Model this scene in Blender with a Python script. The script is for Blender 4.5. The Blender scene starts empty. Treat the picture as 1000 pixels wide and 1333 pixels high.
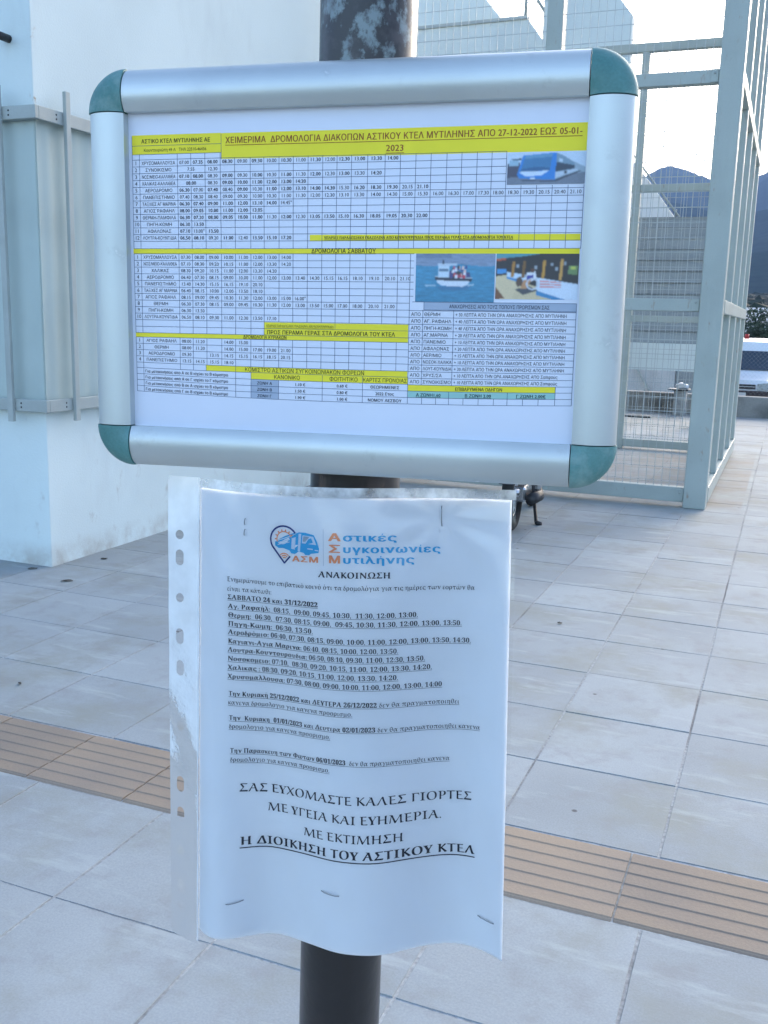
import bpy, bmesh, math, random
import numpy as np
from mathutils import Vector, Matrix, noise
from mathutils.geometry import delaunay_2d_cdt
random.seed(7); rng = np.random.default_rng(7)
scene = bpy.context.scene
COL = scene.collection

# ------------------------------------------------------------ camera, sky, sun, exposure
CAM = Vector((0, 0, 1.55))
cam_data = bpy.data.cameras.new('camera'); cam = bpy.data.objects.new('camera', cam_data); COL.objects.link(cam)
R_, U_, F_ = (Vector((0.92556, 0.37771, 0.02575)), Vector((-0.09562, 0.16743, 0.98124)), Vector((-0.36632, 0.91066, -0.19108)))
mt = Matrix((R_, U_, -F_)).transposed().to_4x4(); mt.translation = CAM
cam.matrix_world = mt
cam_data.sensor_fit = 'VERTICAL'; cam_data.sensor_height = 24.0; cam_data.lens = 23.013
cam_data.clip_start = 0.02; cam_data.clip_end = 20000
scene.camera = cam
SUN_EL, SUN_AZ = math.radians(20), math.radians(14)        # azimuth clockwise from +Y
world = bpy.data.worlds.new('World'); scene.world = world; world.use_nodes = True
wn = world.node_tree.nodes; wl = world.node_tree.links
bg = wn['Background']; sky = wn.new('ShaderNodeTexSky'); sky.sky_type = 'NISHITA'; sky.sun_disc = False
sky.sun_elevation = SUN_EL; sky.sun_rotation = SUN_AZ; sky.air_density = 0.9; sky.dust_density = 2.6; sky.ozone_density = 1.3
wl.new(sky.outputs[0], bg.inputs[0]); bg.inputs[1].default_value = 0.15
sd = bpy.data.lights.new('sun', 'SUN'); sd.energy = 0.5; sd.angle = math.radians(40); sd.color = (1.0, 0.985, 0.96)
so = bpy.data.objects.new('sun', sd); COL.objects.link(so)
sdir = Vector((math.sin(SUN_AZ) * math.cos(SUN_EL), math.cos(SUN_AZ) * math.cos(SUN_EL), math.sin(SUN_EL)))
so.rotation_euler = sdir.to_track_quat('Z', 'Y').to_euler()
scene.view_settings.view_transform = 'Standard'; scene.view_settings.look = 'None'
scene.view_settings.gamma = 1; scene.view_settings.use_curve_mapping = False
scene.view_settings.exposure = 2.15
scene.render.engine = 'CYCLES'
scene.cycles.max_bounces = 6; scene.cycles.transparent_max_bounces = 16; scene.cycles.volume_bounces = 0

# ------------------------------------------------------------ helpers
def tag(o, label=None, cat=None, group=None, kind=None):
    if label: o['label'] = label
    if cat: o['category'] = cat
    if group: o['group'] = group
    if kind: o['kind'] = kind
    return o
def link(name, me, mat=None, parent=None, kind=None):
    o = bpy.data.objects.new(name, me); COL.objects.link(o)
    if mat is not None and me is not None and not me.materials:
        for m in (mat if isinstance(mat, (list, tuple)) else [mat]): me.materials.append(m)
    if parent: o.parent = parent
    if kind: o['kind'] = kind
    return o
def empty(name, label, cat, loc=(0, 0, 0), rz=0, group=None):
    o = bpy.data.objects.new(name, None); COL.objects.link(o); o.location = loc; o.rotation_euler = (0, 0, rz)
    o.empty_display_size = 0.1
    return tag(o, label, cat, group)
def mesh(name, V, Fc, smooth=False):
    me = bpy.data.meshes.new(name); me.from_pydata([tuple(map(float, v)) for v in V], [], [tuple(int(i) for i in f) for f in Fc]); me.update()
    if smooth:
        for p in me.polygons: p.use_smooth = True
    return me
class MB:
    def __init__(s): s.V = []; s.F = []; s.S = []
    def add(s, V, Fc, sm=False):
        n = len(s.V); s.V += [tuple(v) for v in V]; s.F += [tuple(i + n for i in f) for f in Fc]; s.S += [sm] * len(Fc); return s
    def box(s, x0, x1, y0, y1, z0, z1):
        V = [(x, y, z) for z in (z0, z1) for y in (y0, y1) for x in (x0, x1)]
        return s.add(V, [(0, 2, 3, 1), (4, 5, 7, 6), (0, 1, 5, 4), (2, 6, 7, 3), (0, 4, 6, 2), (1, 3, 7, 5)])
    def bbox(s, x0, x1, y0, y1, z0, z1, b=0.01):        # bevelled box
        bm = bmesh.new(); bmesh.ops.create_cube(bm, size=1)
        for v in bm.verts: v.co = Vector((x0 + (v.co.x + .5) * (x1 - x0), y0 + (v.co.y + .5) * (y1 - y0), z0 + (v.co.z + .5) * (z1 - z0)))
        bmesh.ops.bevel(bm, geom=bm.edges[:], offset=b, segments=2, profile=0.5, affect='EDGES', clamp_overlap=True)
        bm.verts.ensure_lookup_table(); s.add([v.co[:] for v in bm.verts], [[v.index for v in f.verts] for f in bm.faces]); bm.free(); return s
    def prism(s, P, a0, a1, ax='y'):
        n = len(P)
        def m(p, a): return (p[0], a, p[1]) if ax == 'y' else ((a, p[0], p[1]) if ax == 'x' else (p[0], p[1], a))
        V = [m(p, a0) for p in P] + [m(p, a1) for p in P]
        return s.add(V, [tuple(range(n)), tuple(range(2 * n - 1, n - 1, -1))] + [(i, (i + 1) % n, n + (i + 1) % n, n + i) for i in range(n)])
    def tube(s, P, r, n=8, cap=True):
        P = [Vector(p) for p in P]; V = []; rs = r if isinstance(r, (list, tuple)) else [r] * len(P)
        up = None
        for i, p in enumerate(P):
            t = (P[min(i + 1, len(P) - 1)] - P[max(i - 1, 0)]).normalized()
            if up is None: up = t.orthogonal().normalized()
            up = (up - t * up.dot(t)).normalized(); b = t.cross(up)
            V += [(p + (up * math.cos(2 * math.pi * k / n) + b * math.sin(2 * math.pi * k / n)) * rs[i])[:] for k in range(n)]
        Fc = [(i * n + k, i * n + (k + 1) % n, (i + 1) * n + (k + 1) % n, (i + 1) * n + k) for i in range(len(P) - 1) for k in range(n)]
        if cap: Fc += [tuple(range(n))[::-1], tuple(range((len(P) - 1) * n, len(P) * n))]
        return s.add(V, Fc, n > 5)
    def bar(s, a, b, w, h=None):                          # rectangular bar
        a, b = Vector(a), Vector(b); t = (b - a).normalized(); h = h or w
        sd_ = t.cross(Vector((0, 0, 1))); sd_ = sd_.normalized() if sd_.length > 1e-3 else Vector((1, 0, 0)); u = sd_.cross(t)
        V = [(q + sd_ * i * w / 2 + u * j * h / 2)[:] for q in (a, b) for j in (-1, 1) for i in (-1, 1)]
        return s.add(V, [(0, 2, 3, 1), (4, 5, 7, 6), (0, 1, 5, 4), (2, 6, 7, 3), (0, 4, 6, 2), (1, 3, 7, 5)])
    def torus(s, c, R, r, ax='x', n=32, m=10, sq=1.0):
        V = []
        for i in range(n):
            a = 2 * math.pi * i / n
            for j in range(m):
                b = 2 * math.pi * j / m; q = R + r * math.cos(b); w = r * sq * math.sin(b)
                if ax == 'x': V.append((c[0] + w, c[1] + q * math.cos(a), c[2] + q * math.sin(a)))
                else: V.append((c[0] + q * math.cos(a), c[1] + w, c[2] + q * math.sin(a)))
        return s.add(V, [(i * m + j, ((i + 1) % n) * m + j, ((i + 1) % n) * m + (j + 1) % m, i * m + (j + 1) % m) for i in range(n) for j in range(m)], True)
    def me(s, name):
        me = mesh(name, s.V, s.F)
        for p, f in zip(me.polygons, s.S): p.use_smooth = f
        bm = bmesh.new(); bm.from_mesh(me); bmesh.ops.recalc_face_normals(bm, faces=bm.faces[:]); bm.to_mesh(me); bm.free()
        return me
    def build(s, name, mat, parent=None, kind=None): return link(name, s.me(name), mat, parent, kind)

# ------------------------------------------------------------ materials
def nd(nt, t, **k):
    n = nt.nodes.new(t)
    for a, b in k.items(): setattr(n, a, b)
    return n
def mat(name, col, rough=0.6, metal=0.0, var=0.12, scale=3.0, bump=0.0, bscale=60.0, col2=None, thr=(0.45, 0.65), coat=0.0, spec=None, grain=0.0, gscale=300, rnd=0.0, stretch=(1, 1, 1), detail=5):
    """principled with two noise scales: a broad tint (col -> col2) and a fine grain, in world position"""
    m = bpy.data.materials.new(name); m.use_nodes = True; nt = m.node_tree; L = nt.links; P = nt.nodes['Principled BSDF']
    P.inputs['Roughness'].default_value = rough; P.inputs['Metallic'].default_value = metal
    if coat: P.inputs['Coat Weight'].default_value = coat; P.inputs['Coat Roughness'].default_value = 0.12
    if spec is not None: P.inputs['Specular IOR Level'].default_value = spec
    geo = nd(nt, 'ShaderNodeNewGeometry'); mp = nd(nt, 'ShaderNodeMapping'); mp.inputs['Scale'].default_value = stretch
    L.new(geo.outputs['Position'], mp.inputs[0])
    n1 = nd(nt, 'ShaderNodeTexNoise'); n1.inputs['Scale'].default_value = scale; n1.inputs['Detail'].default_value = detail; L.new(mp.outputs[0], n1.inputs['Vector'])
    rp = nd(nt, 'ShaderNodeMapRange'); rp.inputs[1].default_value, rp.inputs[2].default_value = thr; L.new(n1.outputs[0], rp.inputs[0])
    mx = nd(nt, 'ShaderNodeMix', data_type='RGBA'); L.new(rp.outputs[0], mx.inputs[0])
    c2 = col2 or tuple(c * (1 - var) for c in col)
    mx.inputs[6].default_value = (*col, 1); mx.inputs[7].default_value = (*c2, 1); out = mx.outputs[2]
    if grain or rnd:
        n2 = nd(nt, 'ShaderNodeTexNoise'); n2.inputs['Scale'].default_value = gscale; n2.inputs['Detail'].default_value = 2; L.new(geo.outputs['Position'], n2.inputs['Vector'])
        mr = nd(nt, 'ShaderNodeMapRange'); mr.inputs[1].default_value = .3; mr.inputs[2].default_value = .7; mr.inputs[3].default_value = 1 - grain; mr.inputs[4].default_value = 1 + grain; L.new(n2.outputs[0], mr.inputs[0])
        f = mr.outputs[0]
        if rnd:
            oi = nd(nt, 'ShaderNodeObjectInfo'); ad = nd(nt, 'ShaderNodeMath', operation='ADD'); L.new(oi.outputs['Random'], ad.inputs[0]); L.new(geo.outputs['Random Per Island'], ad.inputs[1])
            fr = nd(nt, 'ShaderNodeMath', operation='FRACT'); L.new(ad.outputs[0], fr.inputs[0])
            m2 = nd(nt, 'ShaderNodeMapRange'); m2.inputs[3].default_value = 1 - rnd; m2.inputs[4].default_value = 1 + rnd; L.new(fr.outputs[0], m2.inputs[0])
            mu = nd(nt, 'ShaderNodeMath', operation='MULTIPLY'); L.new(f, mu.inputs[0]); L.new(m2.outputs[0], mu.inputs[1]); f = mu.outputs[0]
        vm = nd(nt, 'ShaderNodeVectorMath', operation='SCALE'); L.new(out, vm.inputs[0]); L.new(f, vm.inputs['Scale']); out = vm.outputs[0]
    L.new(out, P.inputs['Base Color'])
    if bump:
        n3 = nd(nt, 'ShaderNodeTexNoise'); n3.inputs['Scale'].default_value = bscale; n3.inputs['Detail'].default_value = 4; L.new(mp.outputs[0], n3.inputs['Vector'])
        b = nd(nt, 'ShaderNodeBump'); b.inputs['Strength'].default_value = 1; b.inputs['Distance'].default_value = bump; L.new(n3.outputs[0], b.inputs['Height']); L.new(b.outputs[0], P.inputs['Normal'])
    return m
def overlay(m, col, scale, thr, stretch=(1, 1, 1), zr=None, detail=8, rough=None, fac=1.0, vor=False, off=(0, 0, 0), box=None):
    """adds a patch layer (stains, scuffs, painted-in shade) over the material's present base colour; zr limits it to a height range"""
    nt = m.node_tree; L = nt.links; P = nt.nodes['Principled BSDF']; src = P.inputs['Base Color'].links[0].from_socket
    geo = nd(nt, 'ShaderNodeNewGeometry'); mp = nd(nt, 'ShaderNodeMapping'); mp.inputs['Scale'].default_value = stretch; mp.inputs['Location'].default_value = off; L.new(geo.outputs['Position'], mp.inputs[0])
    if vor:
        n = nd(nt, 'ShaderNodeTexVoronoi'); n.inputs['Scale'].default_value = scale; src_f = n.outputs['Distance']
    else:
        n = nd(nt, 'ShaderNodeTexNoise'); n.inputs['Scale'].default_value = scale; n.inputs['Detail'].default_value = detail; n.inputs['Roughness'].default_value = .65; src_f = n.outputs[0]
    L.new(mp.outputs[0], n.inputs['Vector'])
    r = nd(nt, 'ShaderNodeMapRange'); r.inputs[1].default_value, r.inputs[2].default_value = thr; r.inputs[4].default_value = fac; L.new(src_f, r.inputs[0]); f = r.outputs[0]
    if box:
        sp = nd(nt, 'ShaderNodeSeparateXYZ'); L.new(geo.outputs['Position'], sp.inputs[0])
        for ch, a, b in ((0, box[0], box[0] + .02), (0, box[1], box[1] - .02), (1, box[2], box[2] + (box[3] - box[2]) * .1), (1, box[3], box[3] - (box[3] - box[2]) * .25)):
            q = nd(nt, 'ShaderNodeMapRange'); q.inputs[1].default_value = min(a, b); q.inputs[2].default_value = max(a, b)
            if a > b: q.inputs[3].default_value = 1; q.inputs[4].default_value = 0
            L.new(sp.outputs[ch], q.inputs[0]); mm = nd(nt, 'ShaderNodeMath', operation='MULTIPLY'); L.new(f, mm.inputs[0]); L.new(q.outputs[0], mm.inputs[1]); f = mm.outputs[0]
    if zr:
        sp = nd(nt, 'ShaderNodeSeparateXYZ'); L.new(geo.outputs['Position'], sp.inputs[0])
        for a, b in ((zr[0], zr[1]), (zr[3], zr[2])):
            q = nd(nt, 'ShaderNodeMapRange'); q.inputs[1].default_value = min(a, b); q.inputs[2].default_value = max(a, b)
            if a > b: q.inputs[3].default_value = 1; q.inputs[4].default_value = 0
            q.clamp = True; L.new(sp.outputs[2], q.inputs[0])
            mm = nd(nt, 'ShaderNodeMath', operation='MULTIPLY'); L.new(f, mm.inputs[0]); L.new(q.outputs[0], mm.inputs[1]); f = mm.outputs[0]
    mx = nd(nt, 'ShaderNodeMix', data_type='RGBA'); L.new(f, mx.inputs[0]); L.new(src, mx.inputs[6]); mx.inputs[7].default_value = (*col, 1)
    L.new(mx.outputs[2], P.inputs['Base Color'])
    if rough is not None:
        q = nd(nt, 'ShaderNodeMapRange'); q.inputs[3].default_value = P.inputs['Roughness'].default_value; q.inputs[4].default_value = rough; L.new(f, q.inputs[0]); L.new(q.outputs[0], P.inputs['Roughness'])
    return m

PLASTER = mat('white_plaster', (.69, .77, .75), .85, var=.06, scale=1.3, bump=.0015, bscale=90, grain=.03, gscale=220)
overlay(PLASTER, (.45, .48, .48), 2.5, (.56, .78), fac=.28, stretch=(1, 1, .35))
overlay(PLASTER, (.40, .43, .42), 14, (.64, .72), fac=.5, stretch=(1, 1, .22), zr=(.1, .5, 1.2, 2.2), detail=10)
overlay(PLASTER, (.25, .24, .22), 9, (.72, .76), fac=.6, stretch=(1, 1, 1.6), off=(5, 5, 5), detail=10)
overlay(PLASTER, (.40, .37, .32), 6, (.40, .66), fac=.75, zr=(-.1, 0, .02, .16), detail=10)
overlay(PLASTER, (.42, .40, .36), 9, (.60, .72), fac=.5, zr=(-.1, 0, .35, .95), stretch=(1, 1, .6))
PANEL = mat('grey_panel', (.45, .53, .50), .6, var=.08, scale=2.5, grain=.03)
GALV = mat('grey_painted_steel', (.38, .42, .40), .5, var=.1, scale=6, grain=.04, gscale=150)
STEEL = mat('pale_green_grey_steel', (.38, .43, .40), .45, var=.08, scale=3, grain=.03, gscale=100, bump=.0006, bscale=60)
overlay(STEEL, (.30, .27, .23), 6, (.62, .74), fac=.45, zr=(-.1, 0, .15, .6))
WIRE = mat('wire_mesh', (.42, .46, .46), .5, metal=.2)
STAIRW = mat('pale_stair_wall', (.60, .66, .64), .8, var=.08, scale=.9, bump=.002, bscale=30)
CONC = mat('grey_concrete', (.32, .35, .35), .85, var=.14, scale=1.5, bump=.003, bscale=25, grain=.06, gscale=60, stretch=(.5, 1, 2))
CONC2 = mat('stained_concrete', (.30, .30, .28), .9, col2=(.16, .16, .15), scale=2.2, thr=(.42, .68), bump=.004, bscale=20, grain=.08, gscale=40)
TILE = mat('paving_tile', (.325, .35, .35), .8, col2=(.262, .285, .288), scale=1.3, thr=(.35, .7), bump=.0004, bscale=90, grain=.07, gscale=170, rnd=.085, detail=9)
overlay(TILE, (.25, .255, .215), 2.2, (.48, .66), fac=.75, detail=12)
overlay(TILE, (.24, .24, .23), 6, (.52, .68), fac=.55, detail=12, off=(2, 4, 0))
overlay(TILE, (.41, .44, .43), 4.5, (.56, .68), fac=.55, stretch=(.5, 2.2, 1), detail=10, off=(3, 9, 0))
overlay(TILE, (.26, .26, .26), 12, (.64, .72), fac=.35, stretch=(.35, 1.6, 1), off=(7, 1, 0))
overlay(TILE, (.25, .21, .16), 2.0, (.30, .60), fac=.6, detail=8, box=(-4.1, -.25, 8.7, 13.6))  # browner floor inside the cage: its shade painted into the tile colour as dirt patches
overlay(TILE, (.06, .05, .05), 3.1, (.035, .02), vor=True, fac=.8)
GROUT = mat('mortar_bed', (.17, .17, .17), .95, col2=(.36, .37, .36), scale=1.4, thr=(.32, .52), bump=.002, bscale=120, grain=.25, gscale=60)
TACT = mat('ochre_tactile_tile', (.31, .235, .165), .8, col2=(.25, .20, .155), scale=2.6, thr=(.35, .7), bump=.001, bscale=120, grain=.06, gscale=200, rnd=.07, detail=9)
overlay(TACT, (.27, .21, .16), 7, (.52, .70), fac=.55, stretch=(.4, 1.5, 1))
ALU = mat('brushed_aluminium', (.60, .64, .63), .46, metal=.75, var=.10, scale=8, bump=.00005, bscale=900, stretch=(1, 1, 1))
overlay(ALU, (.50, .53, .55), 14, (.60, .75), fac=.35, detail=10, rough=.6)
overlay(ALU, (.42, .44, .43), 60, (.60, .70), fac=.35, detail=12)
overlay(ALU, (.90, .90, .88), 60, (.70, .76), fac=.5, detail=4)
TEAL = mat('teal_plastic', (.065, .20, .19), .5, col2=(.12, .28, .27), scale=30, thr=(.35, .7), grain=.08, gscale=700, bump=.0002, bscale=300)
overlay(TEAL, (.30, .42, .40), 45, (.50, .74), fac=.75, detail=12, rough=.7)
DARK = mat('dark_gap', (.02, .022, .025), .7)
BACKP = mat('backing_panel', (.25, .26, .27), .6)
POLE = mat('dark_brown_paint', (.008, .007, .008), .36, col2=(.016, .011, .012), scale=14, thr=(.4, .6), bump=.0004, bscale=70, coat=.25)
overlay(POLE, (.20, .26, .27), 48, (.50, .56), fac=.9, zr=(1.69, 1.70, 2.4, 2.5), rough=.8, detail=12, stretch=(1, 1, .7))
overlay(POLE, (.06, .05, .055), 60, (.50, .62), fac=.6, zr=(1.6, 1.65, 2.4, 2.5), rough=.7, detail=12)
overlay(POLE, (.20, .20, .19), 75, (.53, .58), fac=.8, zr=(1.11, 1.135, 1.16, 1.18), rough=.8, detail=12, stretch=(1.4, 1.4, .35))
overlay(POLE, (.07, .03, .025), 40, (.62, .68), fac=.7, zr=(-.1, 0, 1.2, 1.3), rough=.8)
PAPER = mat('poster_paper', (.72, .76, .86), .5, var=.02, scale=20, coat=.12)
PAPER2 = mat('notice_paper', (.80, .82, .86), .6, var=.02, scale=12)
BLACKP = mat('black_plastic', (.02, .02, .022), .45, grain=.1)
RUBBER = mat('tyre_rubber', (.018, .018, .018), .85, grain=.1)
CHROME = mat('bright_metal', (.6, .6, .6), .25, metal=.9)
REDP = mat('red_lens', (.45, .03, .02), .3)
VANP = mat('white_van_paint', (.72, .76, .78), .3, var=.05, scale=2, coat=.5)
GLASS = mat('tinted_glass', (.02, .035, .055), .08, spec=.8)
LAMPG = mat('headlight_glass', (.45, .52, .52), .12, spec=.8, var=.4, scale=20)
ASPH = mat('asphalt', (.07, .07, .07), .9, var=.3, scale=1.2, grain=.15, gscale=30)
EARTH = mat('dry_ground', (.045, .05, .035), .95, spec=.1, col2=(.05, .06, .035), scale=.03, thr=(.4, .6))
LEAF = mat('olive_foliage', (.055, .085, .035), .7, col2=(.025, .045, .02), scale=1.6, thr=(.4, .6))
LEAF2 = mat('dark_foliage', (.012, .022, .011), .8, spec=.05, col2=(.020, .028, .016), scale=.12, thr=(.4, .6), rnd=.3, grain=.1)
BARK = mat('bark', (.09, .065, .045), .9)
HILL = mat('wooded_slope', (.012, .024, .020), .95, col2=(.024, .034, .028), spec=0.0, scale=.012, thr=(.42, .66), grain=.35, gscale=.12, detail=10)
HOUSEW = mat('house_white', (.6, .6, .58), .8)
ROOF = mat('roof_clay', (.25, .10, .06), .8)
def plain(name, c, rough=.5): 
    return mat(name, c, rough, var=.05, scale=60)
def plastic(name, alpha, col=(.8, .85, .9), bump=.0004, bscale=30, rough=.12, haze=.35):
    m = bpy.data.materials.new(name); m.use_nodes = True; nt = m.node_tree; L = nt.links; nt.nodes.remove(nt.nodes['Principled BSDF']); out = nt.nodes['Material Output']
    tr = nd(nt, 'ShaderNodeBsdfTransparent'); df = nd(nt, 'ShaderNodeBsdfDiffuse'); df.inputs[0].default_value = (*col, 1); gl = nd(nt, 'ShaderNodeBsdfGlossy'); gl.inputs['Roughness'].default_value = rough; gl.inputs[0].default_value = (1, 1, 1, 1)
    geo = nd(nt, 'ShaderNodeNewGeometry'); n = nd(nt, 'ShaderNodeTexNoise'); n.inputs['Scale'].default_value = bscale; n.inputs['Detail'].default_value = 5; L.new(geo.outputs['Position'], n.inputs['Vector'])
    b = nd(nt, 'ShaderNodeBump'); b.inputs['Strength'].default_value = 1; b.inputs['Distance'].default_value = bump; L.new(n.outputs[0], b.inputs['Height']); L.new(b.outputs[0], gl.inputs['Normal'])
    mr = nd(nt, 'ShaderNodeMapRange'); mr.inputs[1].default_value = .35; mr.inputs[2].default_value = .7; mr.inputs[3].default_value = alpha * (1 - haze); mr.inputs[4].default_value = min(1, alpha * (1 + haze)); L.new(n.outputs[0], mr.inputs[0])
    m1 = nd(nt, 'ShaderNodeMixShader'); L.new(mr.outputs[0], m1.inputs[0]); L.new(tr.outputs[0], m1.inputs[1]); L.new(df.outputs[0], m1.inputs[2])
    fr = nd(nt, 'ShaderNodeFresnel'); fr.inputs[0].default_value = 1.45; L.new(b.outputs[0], fr.inputs['Normal'])
    m2 = nd(nt, 'ShaderNodeMixShader'); L.new(fr.outputs[0], m2.inputs[0]); L.new(m1.outputs[0], m2.inputs[1]); L.new(gl.outputs[0], m2.inputs[2]); L.new(m2.outputs[0], out.inputs[0])
    return m
STRIPM = plastic('milky_sleeve_plastic', .74, col=(.95, .97, .97), bump=.0006, bscale=40, rough=.25, haze=.12)
FILMM = plastic('clear_sleeve_film', .012, bump=.0016, bscale=14, rough=.07)
SEAMM = plastic('wrinkled_sleeve_seam', .55, col=(.9, .93, .95), bump=.002, bscale=70, rough=.12, haze=.7)

# ------------------------------------------------------------ glyphs (built-in font, flat outlines)
STY = {'s': 0.010, 'r': 0.003, 'q': 0.010, 't': -.003}
STRIKE = {'e': ('q', [(0, 0), (.045, 0)]), 'b': ('s', [(-.012, 0), (.022, 0)]), 'x': ('s', [(-.03, 0), (.0, .015), (.03, -.008), (.055, .006)])}   # bold = struck twice, each strike a hair higher
for _k, _v in STRIKE.items(): pass      # sans, sans bold, serif regular, serif bold, heavy
GR = 'ΑΒΓΔΕΖΗΘΙΚΛΜΝΞΟΠΡΣΤΥΦΧΨΩ'; gr = 'αβγδεζηθικλμνξοπρςστυφχψω'
ACC = dict(zip('άέήίόύώ', 'αεηιουω'))
CHARS = GR + gr + "0123456789.,:;-/+\"() €΄"
def serif(c):
    if c == 'Υ': return chr(0x1D418)
    if c in GR: return chr(0x1D6A8 + (GR.index(c) if GR.index(c) < 17 else GR.index(c) + 1))
    if c in gr: return chr(0x1D6C2 + gr.index(c))
    if c.isdigit(): return chr(0x1D7CE + int(c))
    return c
def fill_outline(V, E_):
    """non-zero winding fill of closed outlines whose contours may overlap"""
    if not len(V): return [V, []]
    loops = []; cur = [0]; es = {frozenset(e) for e in E_}
    for i in range(1, len(V)):
        if frozenset((i - 1, i)) in es: cur.append(i)
        else: loops.append(cur); cur = [i]
    loops.append(cur); edges = [(l[k], l[(k + 1) % len(l)]) for l in loops if len(l) > 2 for k in range(len(l))]
    r = delaunay_2d_cdt([Vector(v) for v in V], edges, [], 0, 1e-6); P = np.array([tuple(v) for v in r[0]]); keep = []
    A = np.array([V[a] for a, b in edges]); B = np.array([V[b] for a, b in edges])
    for f in r[2]:
        c = P[list(f)].mean(0); up = (A[:, 1] <= c[1]) & (B[:, 1] > c[1]); dn = (A[:, 1] > c[1]) & (B[:, 1] <= c[1])
        side = (B[:, 0] - A[:, 0]) * (c[1] - A[:, 1]) - (c[0] - A[:, 0]) * (B[:, 1] - A[:, 1])
        if (up & (side > 0)).sum() - (dn & (side < 0)).sum() != 0: keep.append(tuple(f))
    return [P, keep]
def make_glyphs():
    jobs = []; tmp = []
    for st, off in STY.items():
        for c in CHARS:
            g = serif(c) if st in 'rqt' else c
            for body in (g, g + 'I'):
                cu = bpy.data.curves.new('g', 'FONT'); cu.body = body; cu.resolution_u = 2; cu.fill_mode = 'NONE' if body == g else 'FRONT'; cu.offset = off
                if c in '.,:-/+"()΄ ' or c == '€': cu.offset = {'r': .004, 'q': .008}.get(st, off)
                o = bpy.data.objects.new('g', cu); COL.objects.link(o); tmp.append((o, cu)); jobs.append((st, c, body == g))
    cu = bpy.data.curves.new('g', 'FONT'); cu.body = 'I'; oI = bpy.data.objects.new('g', cu); COL.objects.link(oI); tmp.append((oI, cu))
    dg = bpy.context.evaluated_depsgraph_get(); G = {}
    def ex(o):
        me = bpy.data.meshes.new_from_object(o.evaluated_get(dg)); V = np.array([v.co[:2] for v in me.vertices]).reshape(-1, 2); E_ = [tuple(e.vertices) for e in me.edges]; bpy.data.meshes.remove(me); return V, E_
    Ix = ex(oI)[0][:, 0].max()
    for (st, c, single), (o, cu) in zip(jobs, tmp):
        V, E_ = ex(o)
        if single: G[(st, c)] = fill_outline(V, E_) + [0]
        else: G[(st, c)][2] = V[:, 0].max() - Ix - max(0, cu.offset)
    for o, cu in tmp: bpy.data.objects.remove(o); bpy.data.curves.remove(cu)
    for k, (b, offs) in STRIKE.items():
        for c in CHARS: g = G[(b, c)]; G[(k, c)] = [g[0], g[1], g[2] + (.02 if k == 'b' else .035 if k == 'e' else .07)]
    return G
GLY = make_glyphs()
def text_width(runs):
    return sum(GLY[(st, ACC.get(c, c))][2] for s, st in runs for c in s)
def lay(runs, em, x0, y, x1=None, align='l', yscale=None, xmax=None):
    """flat triangles of a line of text. em in mm; if x1 is given the line is fitted from x0 to x1. y grows upward, baseline at y"""
    if isinstance(runs, tuple): runs = [runs]
    w = text_width(runs); sx = em
    if x1 is not None: sx = (x1 - x0) / max(w, 1e-6)
    elif align == 'c': 
        if xmax and w * em > xmax: sx = xmax / w
        x0 = x0 - w * sx / 2
    V = []; Fc = []; x = x0; spans = []
    for s, st in runs:
        xs = x
        for c in s:
            base = ACC.get(c, c); g = GLY[(st, base)]
            for q_, (ox, oy) in enumerate(STRIKE[st][1] if st in STRIKE else [(0, 0)]):
                n = len(V); V += [(x + (vx + ox) * sx, y + (vy + oy) * em, q_ * .00003) for vx, vy in g[0]]; Fc += [tuple(i + n for i in f) for f in g[1]]
            if c in ACC:
                a = GLY[(st, '΄')]
                if len(a[0]):
                    cx = (a[0][:, 0].min() + a[0][:, 0].max()) / 2; n = len(V)
                    V += [(x + (g[2] / 2 + (vx - cx) * .9) * sx, y + (vy + .0) * em, .0001) for vx, vy in a[0]]; Fc += [tuple(i + n for i in f) for f in a[1]]
            x += g[2] * sx
        spans.append((xs, x))
    return V, Fc, spans
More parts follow.
